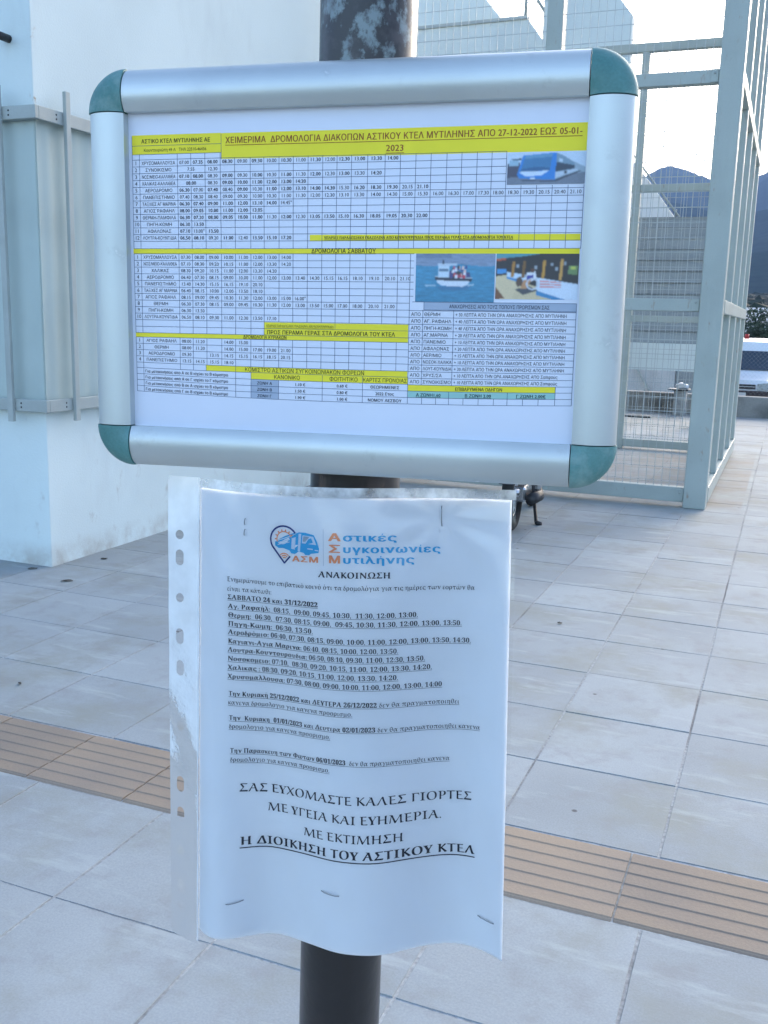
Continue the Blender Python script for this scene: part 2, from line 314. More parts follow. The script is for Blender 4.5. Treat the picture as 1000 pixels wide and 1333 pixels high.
class Ink:
    """collects flat print (text, rules, fills) in paper millimetres, then maps it on to the paper"""
    def __init__(s): s.V = []; s.F = []
    def raw(s, V, Fc): n = len(s.V); s.V += list(V); s.F += [tuple(i + n for i in f) for f in Fc]
    def text(s, runs, em, x0, y, x1=None, align='l', under=None, xmax=None, uw=.22, ud=.75):
        V, Fc, sp = lay(runs, em, x0, y, x1, align, xmax=xmax); s.raw(V, Fc)
        if under: s.rule(sp[0][0], y - ud, sp[-1][1], y - ud, uw)
        return sp
    def rule(s, xa, ya, xb, yb, w):
        L = math.hypot(xb - xa, yb - ya); k = max(1, int(L / 4)); nx, ny = -(yb - ya) / L * w / 2, (xb - xa) / L * w / 2; V = []
        for i in range(k + 1):
            t = i / k; x, y = xa + (xb - xa) * t, ya + (yb - ya) * t; V += [(x + nx, y + ny), (x - nx, y - ny)]
        s.raw(V, [(2 * i, 2 * i + 1, 2 * i + 3, 2 * i + 2) for i in range(k)])
    def fill(s, x0, y0, x1, y1):
        k = max(1, int((x1 - x0) / 6)); V = []
        for i in range(k + 1): x = x0 + (x1 - x0) * i / k; V += [(x, y0), (x, y1)]
        s.raw(V, [(2 * i, 2 * i + 2, 2 * i + 3, 2 * i + 1) for i in range(k)])
    def poly(s, P): s.raw(P, [tuple(range(len(P)))])
    def arc(s, cx, cy, r, w, a0, a1, n=18):
        V = []
        for i in range(n + 1):
            a = math.radians(a0 + (a1 - a0) * i / n); V += [(cx + (r + w / 2) * math.cos(a), cy + (r + w / 2) * math.sin(a)), (cx + (r - w / 2) * math.cos(a), cy + (r - w / 2) * math.sin(a))]
        s.raw(V, [(2 * i, 2 * i + 1, 2 * i + 3, 2 * i + 2) for i in range(n)])
    def build(s, name, m, parent, mapper, h, kind=None):
        H_ = np.array([v[2] if len(v) > 2 else 0. for v in s.V]) + h
        return link(name, mesh(name, mapper(np.array([v[:2] for v in s.V]), H_), s.F), m, parent, kind)
def ink(name, c): 
    return mat(name, c, .6, var=.04, scale=30, spec=.25)
INK_DARK = ink('dark_blue_black_ink', (.006, .008, .022)); INK_GRID = ink('thin_grid_ink', (.045, .085, .17)); INK_YEL = ink('yellow_ink', (.90, .78, .05))
INK_RED = ink('reddish_brown_ink', (.30, .09, .03)); INK_GREY = ink('grey_fill_ink', (.40, .47, .58)); INK_GRN = ink('pale_green_ink', (.34, .60, .56))
INK_ORG = ink('orange_ink', (.85, .33, .16)); INK_CYAN = ink('blue_logo_ink', (.04, .40, .70)); INK_NAVY = ink('navy_ink', (.01, .03, .19)); INK_LINE = ink('grey_line_ink', (.45, .5, .58)); INK_WHITE = ink('light_ink', (.66, .73, .84)); INK_MIDGREY = ink('mid_grey_ink', (.33, .42, .50))

#SETTING
# ------------------------------------------------------------ ground
me = mesh('terrain', [(-4000, -600, -.70), (4000, -600, -.70), (4000, 4000, -.70), (-4000, 4000, -.70)], [(0, 1, 2, 3)])
tag(link('terrain', me, EARTH), kind='structure')
me = mesh('road', [(-30, 19.4, -.65), (30, 19.4, -.65), (30, 45, -.65), (-30, 45, -.65)], [(0, 1, 2, 3)])
tag(link('road', me, ASPH), kind='structure')
g = MB(); g.box(-14, 14, -4, 18.99, -.72, -.0032)
pavement = tag(g.build('pavement', GROUT), kind='structure')
PX0, PXP = -.2159, .4945
YL = [2.8055 + .4995 * k for k in range(0, 33)]; YL2 = [2.419 - .5145 - .5 * k for k in range(0, 14)]
def tile_mesh(name, w, l, wob):
    r = random.Random(wob); m = MB(); b = .003; x0, x1, y0, y1 = r.uniform(.0015, .0034), w - r.uniform(.0015, .0034), r.uniform(.0015, .0034), l - r.uniform(.0015, .0034)
    t = [r.uniform(-.0008, .0012) for _ in range(4)]; ns = 5; top = []
    for k in range(4):      # slightly ragged, worn edges
        (ax, ay), (bx_, by_) = [((x0, y0), (x1, y0)), ((x1, y0), (x1, y1)), ((x1, y1), (x0, y1)), ((x0, y1), (x0, y0))][k]
        for q_ in range(ns):
            f = q_ / ns; px, py = ax + (bx_ - ax) * f, ay + (by_ - ay) * f; w_ = r.uniform(0, .0022) if q_ else .001
            px += w_ * (1 if px < w / 2 else -1) * (1 if k in (1, 3) or not q_ else 0); py += w_ * (1 if py < l / 2 else -1) * (1 if k in (0, 2) or not q_ else 0)
            z_ = (t[0] * (1 - px / w) + t[1] * px / w) * (1 - py / l) + (t[3] * (1 - px / w) + t[2] * px / w) * py / l; top.append((px, py, z_))
    n = len(top); cx, cy = w / 2, l / 2
    V = [(px - math.copysign(.0012, px - cx), py - math.copysign(.0012, py - cy), z_) for px, py, z_ in top] + [(px, py, z_ - .0022) for px, py, z_ in top] + [(px, py, -.0075) for px, py, z_ in top]
    m.add(V, [tuple(range(n))] + [(j * n + (i + 1) % n, j * n + i, (j + 1) * n + i, (j + 1) * n + (i + 1) % n) for j in range(2) for i in range(n)])
    return m.me(name)
TM = [tile_mesh('paving_tile', PXP, .4995, k) for k in range(7)]
TM2 = [tile_mesh('paving_tile', PXP, .5145, k + 20) for k in range(4)]
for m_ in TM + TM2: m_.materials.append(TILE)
cells = []
for i in range(-22, 26):
    for k in range(32): cells.append((PX0 + i * PXP, YL[k], 0))
    for k in range(12):
        cells.append((PX0 + i * PXP, YL2[0] if k == 0 else YL2[k], 1 if k == 0 else 0))
def cam_px(P):
    d = Vector(P) - CAM; z = d.dot(F_)
    return (500 + 1278.2 * d.dot(R_) / z, 666.5 - 1278.2 * d.dot(U_) / z, z) if z > .2 else (9999, 9999, z)
def in_wall(x, y): return x + PXP < -4.1 and y > 4.75 and y < 12
vis = []; rest = []
for c in cells:
    if in_wall(c[0], c[1]): continue
    px, py, z = cam_px((c[0] + .25, c[1] + .25, 0))
    (vis if (-140 < px < 1140 and 400 < py < 1500 and z > .2) else rest).append((c[0] ** 2 + c[1] ** 2, c))
vis.sort(key=lambda t: t[0]); rest += vis[300:]; vis = vis[:300]
for n_, (dd, c) in enumerate(vis):
    me = (TM2 if c[2] else TM)[n_ * 5 % (4 if c[2] else 7)]
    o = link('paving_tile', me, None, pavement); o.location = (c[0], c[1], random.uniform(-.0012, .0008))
mb = MB()
for dd, c in rest:
    m_ = (TM2[0] if c[2] else TM[int(abs(c[0] * 7 + c[1] * 3)) % 7]); dz = random.uniform(-.0012, .0008)
    mb.add([(v.co.x + c[0], v.co.y + c[1], v.co.z + dz) for v in m_.vertices], [tuple(p.vertices) for p in m_.polygons])
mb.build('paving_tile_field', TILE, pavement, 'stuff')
# tactile strip: 0.386 m square tiles with long flat ribs
def tact_mesh():
    m = MB(); j = .0025; w, l = .392, .3865
    prof = [(j, -.01), (j, -.004), (.010, .0)]
    nr = 6; p = (l - .02) / nr
    for k in range(nr):
        y = .010 + k * p
        prof += [(y + .003, .0005), (y + .007, .0032), (y + p - .014, .0032), (y + p - .010, .0005)]
    prof += [(l - .010, .0), (l - j, -.004), (l - j, -.01)]
    n = len(prof); V = [(j, a, b) for a, b in prof] + [(w - j, a, b) for a, b in prof]
    m.add(V, [(i, i + 1, n + i + 1, n + i) for i in range(n - 1)] + [tuple(range(n))[::-1], tuple(range(n, 2 * n))])
    return m.me('tactile_tile')
tm = tact_mesh(); tm.materials.append(TACT)
strip = empty('tactile_strip', 'ochre ribbed tactile paving strip crossing the grey paving', 'tactile paving', (0, 2.419, 0))
strip['kind'] = 'structure'; del strip['label']; del strip['category']
for k in range(-16, 20):
    o = link('tactile_tile', tm, None, strip); o.location = (-.2914 + k * .3935, 0, random.uniform(-.0008, .0008))

LEAFD = mat('dry_leaf_brown', (.035, .028, .022), .8, var=.4, scale=60)
for k, (x, y, sz, lab) in enumerate(((-3.797, 4.478, .026, 'small dark leaf on the paving just in front of the white wall corner'), (-4.168, 4.608, .022, 'small dark leaf at the foot of the left wall face'), (-2.879, 3.08, .011, 'tiny dark crumb on the slab just above the left ribbed strip'), (-.986, 4.987, .014, 'tiny dark crumb on the open paving right of the notice'), (-3.946, 5.017, .018, 'thin dark leaf scrap beside the right wall face'))):
    r = random.Random(k + 40); V = [(0, 0, .006)] + [(sz * (1 + .35 * r.uniform(-1, 1)) * math.cos(a) * 1.4, sz * (1 + .35 * r.uniform(-1, 1)) * math.sin(a) * .7, .0018 + r.uniform(0, .006)) for a in [i * math.pi / 5 for i in range(10)]]
    o = tag(link('dry_leaf', mesh('dry_leaf', V, [(0, i + 1, (i + 1) % 10 + 1) for i in range(10)]), LEAFD), lab, 'leaf', 'dark scraps lying on the paving'); o.location = (x, y, .0015); o.rotation_euler = (0, 0, r.uniform(0, 3))
# ------------------------------------------------------------ white corner building with bent rail guard
WX, WY = -4.10, 4.705
bld = empty('building', 'white plastered corner building behind the timetable board with a grey barred guard round its corner', 'building', (WX, WY, 0))
def child_box(name, m, parent, x0, x1, y0, y1, z0, z1, b=.004, kind=None):
    ox, oy, oz = parent.location
    return MB().bbox(x0 - ox, x1 - ox, y0 - oy, y1 - oy, z0 - oz, z1 - oz, b).build(name, m, parent, kind)
child_box('wall', PLASTER, bld, -14, WX, WY, 9.6, -.3, 8.0, .006)
pan = MB()
def undul(n, a0, a1, fix, axis):
    V = []
    for i in range(n + 1):
        t = a0 + (a1 - a0) * i / n; d = .022 + .0035 * math.sin(t * 2 * math.pi / .125) + .0015 * math.sin(t * 2 * math.pi / .31 + 1)
        for z in (.985, 2.675): V.append((t - WX, fix - d - WY, z) if axis == 'x' else (fix + d - WX, t - WY, z))
    pan.add(V, [(2 * i, 2 * i + 2, 2 * i + 3, 2 * i + 1) for i in range(n)], True)
undul(90, -5.9, WX + .031, WY, 'x'); undul(110, WY - .031, 7.1, WX, 'y')
pan.build('sheet_panel', PANEL, bld)
RZ = (2.65, 1.0)
for zc in RZ:
    child_box('guard_rail', GALV, bld, -5.95, WX + .075, WY - .075, WY - .045, zc - .036, zc + .036, .003)
    child_box('guard_rail', GALV, bld, WX + .045, WX + .0751, WY - .0445, 7.15, zc - .036, zc + .036, .003)
    for dz in (-.012, .012):
        MB().tube([(-.115, -.0765, zc + dz), (-.115, -.0740, zc + dz)], .0055, 8).build('bolt_hole', DARK, bld)
        MB().tube([(.0740, .10, zc + dz), (.0765, .10, zc + dz)], .0055, 8).build('bolt_hole', DARK, bld)
vb = MB(); vb.bbox(-.02, .02, -.012, .012, .90, 2.80, .003); vm_ = vb.me('guard_bar'); vm_.materials.append(GALV)
for k in range(5):
    o = link('guard_bar', vm_, None, bld); o.location = (-4.278 - k * .40 - WX, -.0885, 0)
for k in range(6):
    o = link('guard_bar', vm_, None, bld); o.location = (.0885, 4.88 + k * .40 - WY, 0); o.rotation_euler = (0, 0, math.pi / 2)
MB().tube([(-.155, 0, 3.06), (-.155, -.10, 3.06)], .022, 12).build('wall_peg', BLACKP, bld)
overlay(PLASTER, (.36, .22, .10), 30, (.52, .62), fac=.8, zr=(2.69, 2.70, 2.735, 2.78), box=(-4.13, -4.05, 4.70, 4.735))
overlay(PLASTER, (.40, .30, .20), 30, (.5, .62), fac=.5, zr=(3.04, 3.05, 3.10, 3.13), box=(-4.13, -4.05, 4.70, 4.76))

# ------------------------------------------------------------ steel cage
cage = empty('steel_cage', 'pale grey green steel framed cage with wire mesh beside the white building', 'cage', (-.64, 8.95, 0))
CY0, CY1 = 8.86, 13.0; PW = .19
def cb(name, x0, x1, y0, y1, z0, z1, m=STEEL, b=.008): return child_box(name, m, cage, x0, x1, y0, y1, z0, z1, b)
for k in range(5):
    y = 8.86 + k * 1.10; cb('post', -.74, -.55, y, y + (.19 if k == 0 else .15), 0 if k == 0 else .176, 6.5)
for x in (-2.19, -3.68): cb('post', x, x + .14, 8.88, 9.02, 0, 6.5)
for x in (-1.99, -3.68): cb('post', x, x + .09, 12.96, 13.06, 0, 4.828)
LV = ((.045, .175), (1.695, 1.80), (3.525, 3.63), (5.3, 5.4))
for z0, z1 in LV:
    for xa, xb in ((-2.05, -.74), (-3.54, -2.19)): cb('rail', xa - .001, xb + .001, 8.90, 9.0, z0, z1, b=.005)
    cb('rail', -.625, -.545, 9.052, 13.42, z0 - .01, z1, b=.005)
for z0, z1 in ((.03, .13), (1.62, 1.70), (3.20, 3.29)):
    cb('rail', -1.90, -.74, 12.97, 13.05, z0, z1, b=.005); cb('rail', -3.59, -1.99, 12.97, 13.05, z0, z1, b=.005)
overlay(STEEL, (.28, .16, .09), 22, (.60, .70), fac=.6, stretch=(1, 1, .3), detail=10)
overlay(STEEL, (.42, .48, .44), 5, (.55, .72), fac=.5, stretch=(1, 1, .2), detail=8)
for x in (-.80, -.515):
    pass
for (x, z) in ((-.775, .11), (-2.02, .11), (-.775, 1.75), (-2.02, 1.75), (-.775, 3.58), (-2.02, 3.58)):
    child_box('rail_cleat', STEEL, cage, x - .03, x + .03, 8.888, 8.8995, z - .05, z + .05, .002)
    MB().tube([(x + .64, 8.886 - 8.95, z + .02), (x + .64, 8.880 - 8.95, z + .02)], .009, 6).build('bolt', GALV, cage)
cb('rail', -3.68, -.74, 12.96, 13.06, 4.83, 4.93, b=.005)
def wiremesh(x0, x1, y, z0, z1, dx=.068, dz=.123, r=.0023):
    m = MB(); n = int((x1 - x0) / dx)
    for i in range(n + 1): x = x0 + dx * (i + .3); m.box(x - r, x + r, y - r, y + r, z0, z1) if x < x1 else None
    for i in range(int((z1 - z0) / dz) + 1): z = z0 + dz * i + .05; m.box(x0, x1, y + r + .0002, y + 3 * r, z - r, z + r)
    ox, oy, oz = cage.location; m.V = [(a - ox, b - oy, c - oz) for a, b, c in m.V]
    m.build('wire_mesh', WIRE, cage, 'stuff')
for x0, x1 in ((-2.05, -.74), (-3.54, -2.19), (-4.09, -3.68)): wiremesh(x0, x1, 8.93, .17, 6.4)
for x0, x1 in ((-1.90, -.74), (-3.59, -1.99)): wiremesh(x0, x1, 13.0, .13, 4.85)
MB().add([(0.0, 0, 0), (.10, 0, 0), (.05, -.02, .07), (.03, .08, 0)], [(0, 1, 2), (1, 3, 2), (3, 0, 2), (0, 3, 1)])

# ------------------------------------------------------------ stair tower behind the cage
st = empty('stair_tower', 'pale outdoor staircase with grey concrete steps and sloping parapets behind the cage', 'staircase', (-3, 16, 0))
def sp(name, P, y0, y1, m=STAIRW): return MB().prism([(a + 3, b) for a, b in P], y0 - 16, y1 - 16).build(name, m, st)
sp('landing_parapet', [(-4.6, .90), (-1.15, .90), (-1.15, 1.316), (-4.6, 1.316)], 16.0, 16.18)
for k in range(11):
    z = 1.322 + k * .196; y = 16.19 + k * .24
    child_box('stair_step', CONC, st, -4.6, -1.16, y, y + .262, z - (.30 if k else .06), z + .175, .008)
    child_box('step_nosing', mat('step_nosing', (.25, .27, .27), .8) if k == 0 else bpy.data.materials['step_nosing'], st, -4.6, -1.16, y - .02, y + .235, z + .176, z + .196, .003)
WHITEW = mat('white_parapet', (.78, .80, .80), .7, var=.04)
sp('sloping_parapet', [(-4.6, 3.0), (-1.98, 3.0), (-1.98, 3.30), (-2.60, 4.10), (-4.6, 6.44)], 19.0, 19.18, WHITEW)
sp('side_wall', [(-4.0, 3.0), (-2.64, 3.0), (-2.64, 6.12), (-3.4, 7.06), (-4.0, 7.8)], 16.0, 16.2)
sp('upper_parapet', [(-9, 5.25), (-4.247, 5.25), (-4.247, 6.20), (-9, 6.16)], 16.0, 16.2)
sp('upper_parapet', [(-4.247, 5.25), (-3.4, 5.25), (-3.86, 5.70), (-4.247, 6.20)], 16.003, 16.18)
sp('upper_parapet', [(-9, 6.25), (-4.72, 6.25), (-5.9, 7.62), (-6.4, 8.2), (-9, 8.2)], 16.9, 17.1)
sp('landing_soffit', [(-9, 5.05), (-4.3, 5.05), (-4.3, 5.245), (-9, 5.245)], 16.05, 19, CONC)
sp('coping', [(-9, 6.162), (-4.25, 6.202), (-4.25, 6.25), (-9, 6.21)], 15.97, 16.22, GALV)
rl = MB()
rl.tube([(-1.314, .1, 6.2), (-1.314, .1, 7.4)], .025)
for dz in (0, .30): rl.tube([(-2.3, .1, 8.15 + dz + .0), (-.9, .1, 5.72 + dz + .04 + .4)], .022)
rl.build('handrail', GALV, st)
r2 = MB(); r2.tube([(-4.15 + 3, 2.9, 6.10), (-1.85 + 3, 2.9, 3.26)], .018)
for t in (.15, .5, .85):
    x = -1.15 + 2.4 * t; z = 6.02 - 2.8 * t; r2.tube([(x, 2.9, z), (x - .02, 3.0, z - .12)], .012)
r2.build('handrail', GALV, st)
for x in (-4.5, -1.35): child_box('column', STAIRW, st, x, x + .2, 16.3, 16.5, -.0, 1.2)

# ------------------------------------------------------------ low wall, pillar, things beyond
lw = tag(MB().bbox(-9, 14, 19.0, 19.3, -.72, .37, .015).build('low_wall', CONC2), 'long low stained concrete wall at the far edge of the paving', 'wall')
pil = tag(MB().bbox(-1.86, -1.65, 18.55, 18.80, 0, .45, .01).build('concrete_pillar', mat('pillar', (.36, .37, .36), .85, bump=.003, bscale=30)), 'short square concrete pillar standing before the low wall inside the cage view', 'pillar')
tr = MB(); tr.bbox(-1.97, -1.60, 18.48, 18.86, .452, .475, .006)
tag(tr.build('tray', BLACKP), 'thin dark tray lying on the short concrete pillar', 'tray')
bm = bmesh.new(); bmesh.ops.create_icosphere(bm, subdivisions=3, radius=.095)
for v in bm.verts:
    v.co = Vector((v.co.x * 1.3, v.co.y * .9, max(v.co.z, -.05) * .75)) + Vector(noise.noise_vector(v.co * 14)) * .022
me = bpy.data.meshes.new('plastic_bag'); bm.to_mesh(me); bm.free(); [setattr(p, 'use_smooth', True) for p in me.polygons]
o = tag(link('plastic_bag', me, mat('bag', (.75, .77, .78), .4)), 'crumpled white plastic bag lying on the dark tray on the pillar', 'bag'); o.location = (-1.74, 18.67, .513)
tag(MB().bbox(-2.62, -2.14, 17.66, 17.74, .0, .035, .006).build('drain_bar', BLACKP), 'short dark bar lying on the paving between cage and low wall', 'bar')
sh = empty('shed', 'low white shed beyond the wall with a diagonal grey brace, seen under the stairs', 'shed', (-3.2, 26, -.65))
child_box('wall', HOUSEW, sh, -4.6, -2.62, 26, 29, -.65, .98, .02)
child_box('side_block', CONC, sh, -2.615, -1.9, 26.1, 28.8, -.65, .66, .02)
MB().bar((-.42, -.05, 1.25), (-.02, -.05, .62), .07, .05).build('brace', GALV, sh)
child_box('roof', mat('shed_roof', (.3, .32, .33), .6), sh, -4.7, -1.95, 25.9, 29.1, .985, 1.05, .01)

# chain-link fence on the wall
fen = empty('chain_link_fence', 'chain link fence with thin posts standing on the low concrete wall', 'fence', (0, 19.15, .37))
fp = MB(); fp.tube([(0, 0, 0), (0, 0, 1.0)], .018, 8); fpm = fp.me('fence_post'); fpm.materials.append(GALV)
for x in (-7.5, -4.9, 2.0, 4.5, 7.0, 9.5): o = link('fence_post', fpm, None, fen); o.location = (x, 0, 0)
fw = MB(); s_ = .075; W_, H_ = 23.0, .95
k = -int(H_ / s_)
while k * s_ < W_:
    for sgn in (1, -1):
        a = k * s_ if sgn == 1 else k * s_ + H_
        p0 = [a, .02]; p1 = [a + sgn * H_, .02 + H_]
        xs0, xs1 = max(0, min(p0[0], p1[0])), min(W_, max(p0[0], p1[0]))
        if xs1 > xs0:
            f = lambda x: .02 + (x - p0[0]) * sgn
            fw.bar((xs0 - 9, .003 * sgn, f(xs0)), (xs1 - 9, .003 * sgn, f(xs1)), .0013)
    k += 1
fw.build('chain_mesh', WIRE, fen, 'stuff')

# ------------------------------------------------------------ van
van = empty('van', 'white van with a red beacon on its roof parked nose on beyond the low wall', 'van', (-1.20, 27.4, -.65))
def body_loft(secs):
    m = MB(); n = None; V = []
    for y, prof in secs:
        n = len(prof); V += [(a, y, b) for a, b in prof]
    Fc = [(i * n + k, i * n + (k + 1) % n, (i + 1) * n + (k + 1) % n, (i + 1) * n + k) for i in range(len(secs) - 1) for k in range(n)]
    Fc += [tuple(range(n))[::-1], tuple(range((len(secs) - 1) * n, len(secs) * n))]
    m.add(V, Fc); return m
def prof(w, h0, h1, top=None, belt=None):
    t = top or w * .86; b = belt or h0 + (h1 - h0) * .5
    return [(-w, h0), (w, h0), (w + .01, b), (t + .03, h1 - .10), (t - .06, h1), (-t + .06, h1), (-t - .03, h1 - .10), (-w - .01, b)]
vb = body_loft([(0.0, prof(.80, .35, .80, .78, .6)), (.06, prof(.86, .30, .93, .80, .6)), (.45, prof(.89, .30, 1.05, .84, .7)), (.75, prof(.90, .30, 1.16, .84, .8)),
                (1.02, prof(.90, .30, 1.55, .77, 1.05)), (1.25, prof(.90, .30, 1.90, .72, 1.1)), (1.6, prof(.90, .30, 1.98, .72, 1.1)), (4.4, prof(.90, .32, 1.98, .72, 1.1)), (4.6, prof(.86, .36, 1.85, .70, 1.1))])
vb.build('body', VANP, van)
MB().prism([(-.80, 1.17), (.80, 1.17), (.70, 1.66), (-.70, 1.66)], 0, .02).build('windscreen', GLASS, van)
ws = van.children[-1]
for v in ws.data.vertices: v.co.y += .735 + (v.co.z - 1.17) * .70 - .02
MB().bbox(-.48, .48, -.025, .03, .70, .82, .01).build('grille', BLACKP, van)
MB().bbox(-.50, .50, -.035, -.026, .755, .768, .002).build('grille_bar', VANP, van)
for s in (-1, 1):
    MB().prism([(s * .52, .68), (s * .83, .70), (s * .85, .80), (s * .78, .87), (s * .52, .84)], -.03, .12).build('headlight', LAMPG, van)
    MB().bar((s * .92, .86, 1.25), (s * 1.08, .86, 1.28), .03).bbox(s * 1.10 - .07, s * 1.10 + .07, .80, .90, 1.18, 1.42, .02).build('mirror', BLACKP, van)
    for y in (.85, 3.7):
        w_ = MB().torus((0, 0, 0), .24, .09, 'x', 24, 8).build('wheel', RUBBER, van); w_.location = (s * .80, y, .33)
        MB().tube([(-.05, 0, 0), (.05, 0, 0)], .18, 16).build('hub_cap', CHROME, w_)
MB().bbox(-.88, .88, -.09, .05, .42, .66, .03).build('bumper', mat('dark_bumper', (.035, .02, .02), .6), van)
pl = MB().bbox(-.26, .26, -.10, -.092, .50, .61, .003).build('number_plate', mat('plate', (.7, .7, .68), .5), van)
MB().bar((.15, .80, 1.20), (-.35, .92, 1.32), .02).build('wiper', BLACKP, van)
MB().tube([(.10, 1.35, 1.97), (.10, 1.35, 2.10)], [.065, .055], 12).build('beacon', REDP, van)

# ------------------------------------------------------------ motorcycle behind the notice
bike_rz = math.atan2(1.105, -.109) - math.pi / 2
bk = empty('motorcycle', 'dark motorcycle on its stand parked behind the notice, only its wheel and stand showing', 'motorcycle', (-1.845, 7.20, 0), bike_rz)
for y in (0.0, 1.11):
    w_ = MB().torus((0, 0, 0), .245, .045, 'x', 36, 10).build('wheel', RUBBER, bk); w_.location = (0, y + .0, .29)
    r_ = MB().torus((0, 0, 0), .195, .012, 'x', 30, 6)
    for k in range(14):
        a = k * math.pi / 7; r_.tube([(.02 * (-1) ** k, 0, 0), (0, .195 * math.cos(a), .195 * math.sin(a))], .002, 5)
    r_.tube([(-.05, 0, 0), (.05, 0, 0)], .035, 12); r_.build('rim', CHROME, w_)
    f_ = MB()
    for k in range(10):
        a0, a1 = math.radians(20 + 14 * k), math.radians(20 + 14 * (k + 1)); R = .315
        f_.add([(-.06, y + R * math.cos(a0), .29 + R * math.sin(a0)), (.06, y + R * math.cos(a0), .29 + R * math.sin(a0)), (.06, y + R * math.cos(a1), .29 + R * math.sin(a1)), (-.06, y + R * math.cos(a1), .29 + R * math.sin(a1))], [(0, 1, 2, 3)])
    f_.build('mudguard', BLACKP, bk)
m = MB(); m.bbox(-.11, .11, .38, .72, .20, .46, .03)
for k in range(6): m.box(-.13, .13, .42, .68, .25 + k * .035, .26 + k * .035)
m.build('engine', mat('engine_metal', (.05, .05, .055), .45, metal=.5, var=.3, scale=30), bk)
MB().tube([(.10, .62, .30), (.15, .5, .22), (.16, .3, .23), (.16, -.10, .27)], [.02, .022, .045, .045], 12).build('exhaust', BLACKP, bk)
MB().tube([(0, 0.05, .42), (0, .30, .62), (0, .75, .66), (0, .98, .85)], .03, 10).tube([(0, .98, .86), (0, .75, .40), (0, .45, .22)], .025, 10).build('frame', BLACKP, bk)
MB().bbox(-.12, .12, -.12, .50, .70, .80, .04).build('seat', mat('seat_vinyl', (.015, .015, .015), .6), bk)
MB().bbox(-.13, .13, .48, .86, .68, .86, .06).build('tank', mat('dark_red_tank', (.05, .01, .012), .25, coat=.5), bk)
for s in (-1, 1):
    MB().tube([(s * .07, 1.11, .29), (s * .07, .96, .88)], .018, 8).build('fork', CHROME, bk)
    MB().tube([(0, .95, .93), (s * .20, .93, 1.0), (s * .33, .84, .98)], .012, 8).tube([(s * .25, .88, .99), (s * .36, .82, .98)], .017, 8).build('handlebar', BLACKP, bk)
    MB().tube([(s * .10, .42, .24), (s * .15, .31, .02), (s * .17, .27, .008)], .014, 8).tube([(s * .15, .31, .015), (s * .19, .27, .012)], .018, 6).build('stand_leg', BLACKP, bk)
MB().tube([(0, 1.06, .85), (0, 1.16, .85)], [.07, .08], 14).build('headlight', LAMPG, bk)
MB().bbox(-.02, .10, .0, .34, .22, .34, .02).build('chain_guard', CHROME, bk)
MB().bbox(.08, .15, .44, .60, .24, .38, .02).build('side_case', mat('case_silver', (.4, .4, .4), .4, metal=.6), bk)

# ------------------------------------------------------------ tree behind the van, house, wood, mountains
def leafy(name, c, rx, ry, rz, n, size, m, parent, seed):
    r = random.Random(seed); mb_ = MB(); V = []; Fc = []
    cl = [(Vector((r.gauss(0, .5) * rx, r.gauss(0, .5) * ry, r.uniform(-.7, .85) * rz)), r.uniform(.25, .5)) for _ in range(26)]
    for i in range(n):
        cc, q = r.choice(cl); d = Vector((r.gauss(0, 1), r.gauss(0, 1), r.gauss(0, 1))).normalized() * q * r.uniform(.6, 1.05)
        p = Vector(c) + cc + Vector((d.x * rx, d.y * ry, d.z * rz)); a = Vector((r.gauss(0, 1), r.gauss(0, 1), r.gauss(0, 1))).normalized(); b = a.orthogonal().normalized(); s = size * r.uniform(.6, 1.4)
        k = len(V); V += [(p - a * s)[:], (p + b * s * .5)[:], (p + a * s)[:], (p - b * s * .5)[:]]; Fc.append((k, k + 1, k + 2, k + 3))
    return link(name, mesh(name, V, Fc), m, parent)
for (x, y, w, h, lab) in ((-.9, 58, 2.3, 3.15, 'round olive green tree standing right behind the van roof'), (3.8, 62, 2.4, 3.6, 'second olive green tree right of the one behind the van')):
    t = empty('olive_tree', lab, 'tree', (x, y, -.7), 0, 'trees beyond the van')
    MB().tube([(0, 0, 0), (.1, 0, .9), (-.05, .1, 1.7)], [.16, .12, .07], 8).tube([(.1, 0, .9), (.6, .1, 1.7)], [.08, .04], 6).build('trunk', BARK, t)
    leafy('crown', (0, 0, h * .62), w, w * .8, h * .42, 5200, .10, LEAF, t, int(x * 10) + 5)
hs = empty('house', 'small white house far beyond the van half hidden by the tree', 'house', (-1.2, 85, -.7))
MB().box(-3.2, 3.4, 0, 6, 0, 2.9).build('wall', HOUSEW, hs)
MB().prism([(-.3, 2.9), (6.3, 2.9), (3, 4.1)], -3.4, 3.6, 'x').build('roof', mat('pale_roof', (.5, .5, .48), .8), hs)
for x in (-2, 0.2, 2.2):
    w_ = MB().box(x - .4, x + .4, -.03, .02, 1.1, 2.1).build('window', GLASS, hs)
def ridge(u):     # tangent of the skyline's height over bearing X/Y
    P = [(-4, .10), (-1.2, .17), (-.6, .13), (-.30, .105), (-.19, .118), (-.150, .136), (-.1385, .1465), (-.130, .150), (-.122, .1508), (-.112, .149), (-.105, .1465), (-.094, .1425), (-.083, .1385), (-.060, .134), (-.041, .1405), (-.033, .144), (0, .158), (.15, .19), (.5, .16), (1.2, .13), (4, .09)]
    for (a, b), (c, d) in zip(P, P[1:]):
        if a <= u <= c: t = (u - a) / (c - a); t = t * t * (3 - 2 * t) if abs(c - a) > .1 else t; return b + (d - b) * t
    return .09
V = []; Fc = []; us = np.concatenate([np.linspace(-1.6, -.26, 50), np.linspace(-.25, .12, 230), np.linspace(.13, 1.6, 50)]); nj = 44
